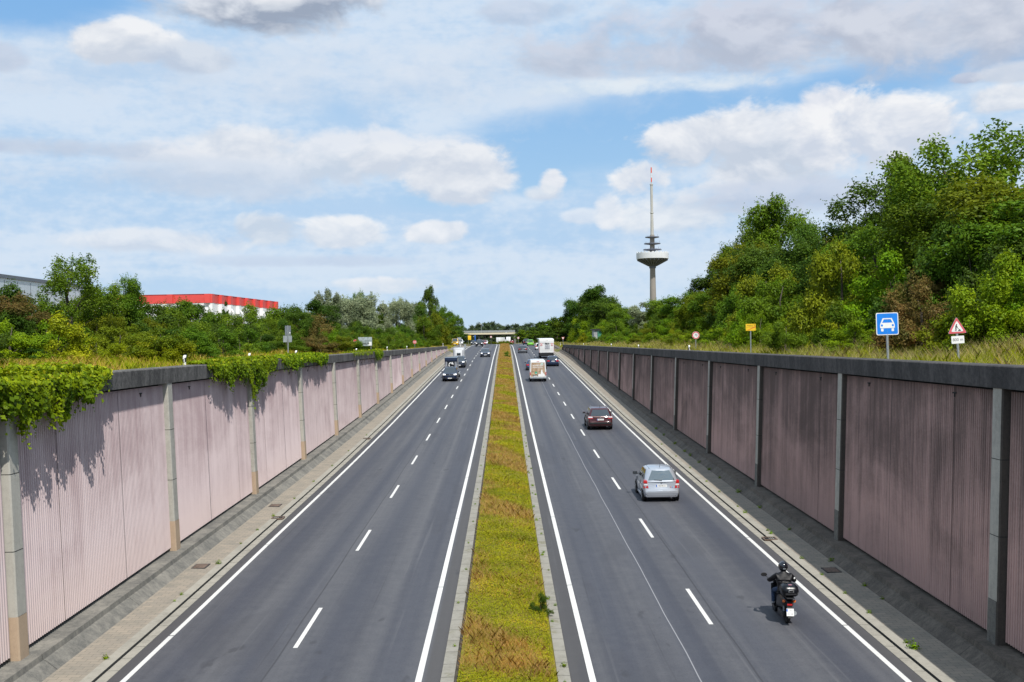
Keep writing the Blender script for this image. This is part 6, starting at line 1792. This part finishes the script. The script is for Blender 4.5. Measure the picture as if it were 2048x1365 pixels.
# ------------------------------------------------------------------ sky, sun, camera
SUN = Vector((-.245, .66, -1.0)).normalized()          # the way the light travels
def world():
    w = bpy.data.worlds.new("World"); scene.world = w; w.use_nodes = True
    t = NT(w.node_tree); bg = w.node_tree.nodes['Background']
    sky = t.node('ShaderNodeTexSky', sky_type='NISHITA'); sky.sun_disc = False
    el = math.asin(-SUN.z); sky.sun_elevation = el
    sky.sun_rotation = math.atan2(-SUN.x, -SUN.y)
    sky.air_density = 1.0; sky.dust_density = .4; sky.ozone_density = 2.2; sky.altitude = 30
    d = t.sep(t.node('ShaderNodeTexCoord').outputs['Generated'])
    az = t.math('ARCTAN2', d[0], d[1])
    hyp = t.math('SQRT', t.math('ADD', t.math('MULTIPLY', d[0], d[0]), t.math('MULTIPLY', d[1], d[1])))
    e = t.math('DIVIDE', d[2], t.math('MAXIMUM', hyp, .12))
    X = t.math('MULTIPLY', az, 2.18); Y = t.math('MULTIPLY', e, 2.18)
    def cmb(a, b, c=0.0):
        n = t.node('ShaderNodeCombineXYZ'); t.val(n.inputs[0], a); t.val(n.inputs[1], b); t.val(n.inputs[2], c); return n.outputs[0]
    Yn = t.math('MULTIPLY', Y, 1.5)
    P = cmb(X, Yn, .37)
    Pu = cmb(t.math('ADD', X, .012), t.math('ADD', Yn, .05), .37)
    n1 = t.noise(P, 7.0, 7, .57, .25); n1u = t.noise(Pu, 7.0, 4, .56, .25)
    nb = t.noise(cmb(X, t.math('MULTIPLY', Y, 2.6), 4.2), 1.6, 4, .55, .3)       # veil
    nf = t.noise(cmb(X, t.math('MULTIPLY', Y, 1.6), 9.2), 30, 2, .6)
    lightn = t.math('MULTIPLY', t.math('SUBTRACT', n1, n1u), 4.0)
    nn = t.math('ADD', t.math('MULTIPLY', t.math('SUBTRACT', n1, .5), 3.2), t.math('MULTIPLY', t.math('SUBTRACT', nf, .5), .35))
    S = 10.0                                                      # background strength is 0.1
    C = lambda r, g, b: (r * S, g * S, b * S)
    base = t.mix(t.rng(Y, 0, .75), C(.46, .69, .91), C(.22, .49, .88))
    base = t.mix(.2, base, sky.outputs[0])
    # thin high veil almost everywhere, open in a slanting band right of the middle and in the top left corner
    def ell(cx, cy, rx, ry, tilt=0.0):
        dx = t.math('SUBTRACT', X, cx); dy = t.math('SUBTRACT', t.math('SUBTRACT', Y, cy), t.math('MULTIPLY', dx, tilt))
        return t.math('ADD', t.math('POWER', t.math('DIVIDE', dx, rx), 2), t.math('POWER', t.math('DIVIDE', dy, ry), 2))
    op = t.math('MINIMUM', ell(.20, .405, .42, .095, .16), ell(-.98, .65, .34, .075))
    op = t.math('MINIMUM', op, ell(.85, .50, .40, .05, .1))
    op = t.math('MINIMUM', op, ell(.06, .335, .12, .05))
    streak = t.noise(cmb(X, t.math('MULTIPLY', Y, 4.5), 2.2), 2.2, 5, .55, .4)
    vv = t.math('ADD', t.math('MULTIPLY', nb, .55), t.math('MULTIPLY', streak, .45))
    vf = t.rng(t.math('ADD', vv, t.rng(op, .1, 1.7, -.24, .16, False)), .28, .62, .06, .95)
    vf = t.math('MULTIPLY', vf, t.rng(op, .0, 1.1, .35, 1.0))
    veil = t.mix(t.rng(t.math('ADD', t.math('MULTIPLY', streak, .7), t.math('MULTIPLY', nf, .3)), .36, .62), C(.47, .65, .87), C(.67, .775, .905))
    col = t.mix(vf, base, veil)
    col = t.mix(t.rng(Y, .0, .18, .75, 0), col, t.mix(streak, C(.50, .69, .88), C(.70, .81, .91)))
    # named clouds: centre x, y and radii in radians times 2.18, lit and shaded colours, edge softness, strength
    W, Wg = (.88, .895, .925), (.63, .69, .79)
    G, Gg = (.60, .64, .74), (.44, .49, .60)
    D, Dg = (.66, .71, .79), (.29, .35, .46)
    clouds = [
        (-.30, .53, 1.0, .10, (.72, .78, .87), (.60, .69, .82), 1.2, .55),
        (.62, .60, .58, .095, (.62, .66, .77), (.45, .50, .62), .8, .95),
        (.85, .57, .42, .10, (.66, .70, .79), (.50, .55, .66), .9, .8),
        (.30, .56, .30, .05, (.60, .65, .76), (.47, .53, .65), .6, .8),
        (.06, .66, .11, .03, (.60, .67, .80), (.46, .55, .70), .6, .7),
        (.28, .505, .28, .022, (.80, .86, .91), (.70, .79, .88), .9, .8),
        (-.45, .672, .24, .068, (.74, .78, .85), (.33, .39, .50), .6, .98),
        (-.44, .685, .055, .035, (.86, .88, .91), (.62, .67, .75), .5, .95),
        (-.73, .575, .105, .045, W, (.60, .66, .76), .35, .97),
        (-.60, .555, .10, .032, (.68, .74, .83), (.52, .60, .73), .6, .85),
        (-.94, .535, .05, .030, (.58, .65, .78), (.48, .56, .70), .6, .8),
        (-.80, .37, .26, .022, (.58, .66, .79), (.50, .58, .72), .8, .8),
        (-.98, .365, .05, .018, (.54, .62, .78), (.48, .56, .74), .6, .8),
        (-.34, .375, .36, .060, (.80, .83, .89), (.58, .66, .77), .55, .85),
        (-.50, .40, .12, .040, (.82, .85, .90), (.60, .67, .78), .5, .85),
        (-.62, .32, .40, .045, (.64, .72, .84), (.53, .62, .76), .9, .7),
        (-.08, .335, .13, .060, W, Wg, .4, .95),
        (-.16, .36, .16, .045, (.82, .85, .90), Wg, .5, .85),
        (.10, .318, .035, .030, (.90, .91, .935), (.70, .75, .84), .3, .97),
        (.085, .295, .05, .022, (.78, .83, .89), Wg, .5, .85),
        (.50, .375, .24, .085, (.84, .865, .915), (.57, .64, .75), .35, .97),
        (.40, .40, .12, .05, (.86, .88, .92), (.62, .68, .78), .35, .95),
        (.635, .455, .055, .048, (.84, .85, .90), (.60, .66, .77), .4, .95),
        (.71, .385, .16, .085, (.90, .91, .935), (.62, .68, .79), .3, .98),
        (.27, .322, .07, .042, (.88, .90, .93), (.66, .72, .82), .3, .97),
        (.33, .255, .15, .050, (.82, .86, .91), (.62, .70, .81), .6, .9),
        (.21, .26, .035, .04, (.84, .87, .92), (.68, .75, .85), .5, .9),
        (.62, .275, .34, .040, (.60, .67, .80), (.50, .58, .73), .8, .85),
        (.97, .43, .09, .030, W, Wg, .4, .9),
        (.88, .475, .03, .010, (.55, .61, .74), (.46, .52, .66), .6, .9),
        (.98, .475, .08, .022, (.72, .76, .84), (.60, .66, .76), .6, .85),
        (-.46, .225, .07, .035, (.78, .83, .89), (.58, .67, .79), .4, .92),
        (-.33, .222, .10, .035, (.88, .90, .93), (.66, .73, .83), .4, .92),
        (-.13, .222, .075, .025, (.87, .89, .93), (.66, .73, .83), .4, .92),
        (-.66, .20, .18, .030, (.80, .84, .90), (.60, .68, .80), .6, .8),
        (-.40, .165, .25, .014, (.58, .68, .83), (.52, .62, .79), .9, .7),
        (-.22, .115, .13, .018, (.86, .88, .92), (.68, .76, .86), .6, .85),
        (.16, .25, .05, .018, (.80, .85, .92), (.64, .72, .84), .6, .7),
    ]
    XY = cmb(X, Y); nn1 = t.math('ADD', nn, 1.08); lightn = t.math('ADD', lightn, .46)
    for cx, cy, rx, ry, lit, sh, soft, amt in clouds:
        q = t.node('ShaderNodeVectorMath', operation='MULTIPLY_ADD'); t.con(XY, q.inputs[0])
        q.inputs[1].default_value = (1 / rx, 1 / ry, 0); q.inputs[2].default_value = (-cx / rx, -cy / ry, 0)
        r2 = t.node('ShaderNodeVectorMath', operation='DOT_PRODUCT'); t.con(q.outputs[0], r2.inputs[0]); t.con(q.outputs[0], r2.inputs[1])
        up = t.node('ShaderNodeVectorMath', operation='DOT_PRODUCT'); t.con(q.outputs[0], up.inputs[0]); up.inputs[1].default_value = (0, .55, 0)
        den = t.math('SUBTRACT', nn1, r2.outputs['Value'])
        a = t.rng(den, 0.0, soft + .30, 0, amt)
        li = t.math('ADD', up.outputs['Value'], lightn, clamp=True)
        cc = t.mix(li, C(*sh), C(*lit))
        col = t.mix(a, col, cc)
    # below the horizon: dull green ground light
    col = t.mix(t.rng(Y, -.03, .0, 1, 0), col, C(.12, .14, .08))
    t.con(col, bg.inputs['Color']); bg.inputs['Strength'].default_value = .1
    w.cycles.sampling_method = 'MANUAL'; w.cycles.sample_map_resolution = 512
world()
sl = bpy.data.lights.new('sun', 'SUN'); sl.energy = 5.0; sl.angle = math.radians(.53); sl.color = (1.0, .955, .88)
so = bpy.data.objects.new('sun', sl); COL.objects.link(so); so.rotation_euler = SUN.to_track_quat('-Z', 'Y').to_euler(); so.location = (20, -40, 80)

cd = bpy.data.cameras.new('camera'); cam = bpy.data.objects.new('camera', cd); COL.objects.link(cam)
cd.sensor_width = 36; cd.lens = F / 2048 * 36; cd.clip_start = .1; cd.clip_end = 9000
yaw = -math.atan(14 / F); pitch = math.atan(1.3 / F)
cam.matrix_world = Matrix.Translation((0, 0, CAM_Z)) @ Matrix.Rotation(yaw, 4, 'Z') @ Matrix.Rotation(PI / 2 + pitch, 4, 'X') @ Matrix.Rotation(-.014, 4, 'Z')
scene.camera = cam
scene.view_settings.view_transform = 'Standard'; scene.view_settings.look = 'None'; scene.view_settings.exposure = 0
scene.render.engine = 'CYCLES'
scene.cycles.max_bounces = 6; scene.cycles.diffuse_bounces = 3; scene.cycles.glossy_bounces = 2; scene.cycles.transmission_bounces = 3
scene.cycles.use_denoising = True
scene.cycles.sample_clamp_indirect = 8
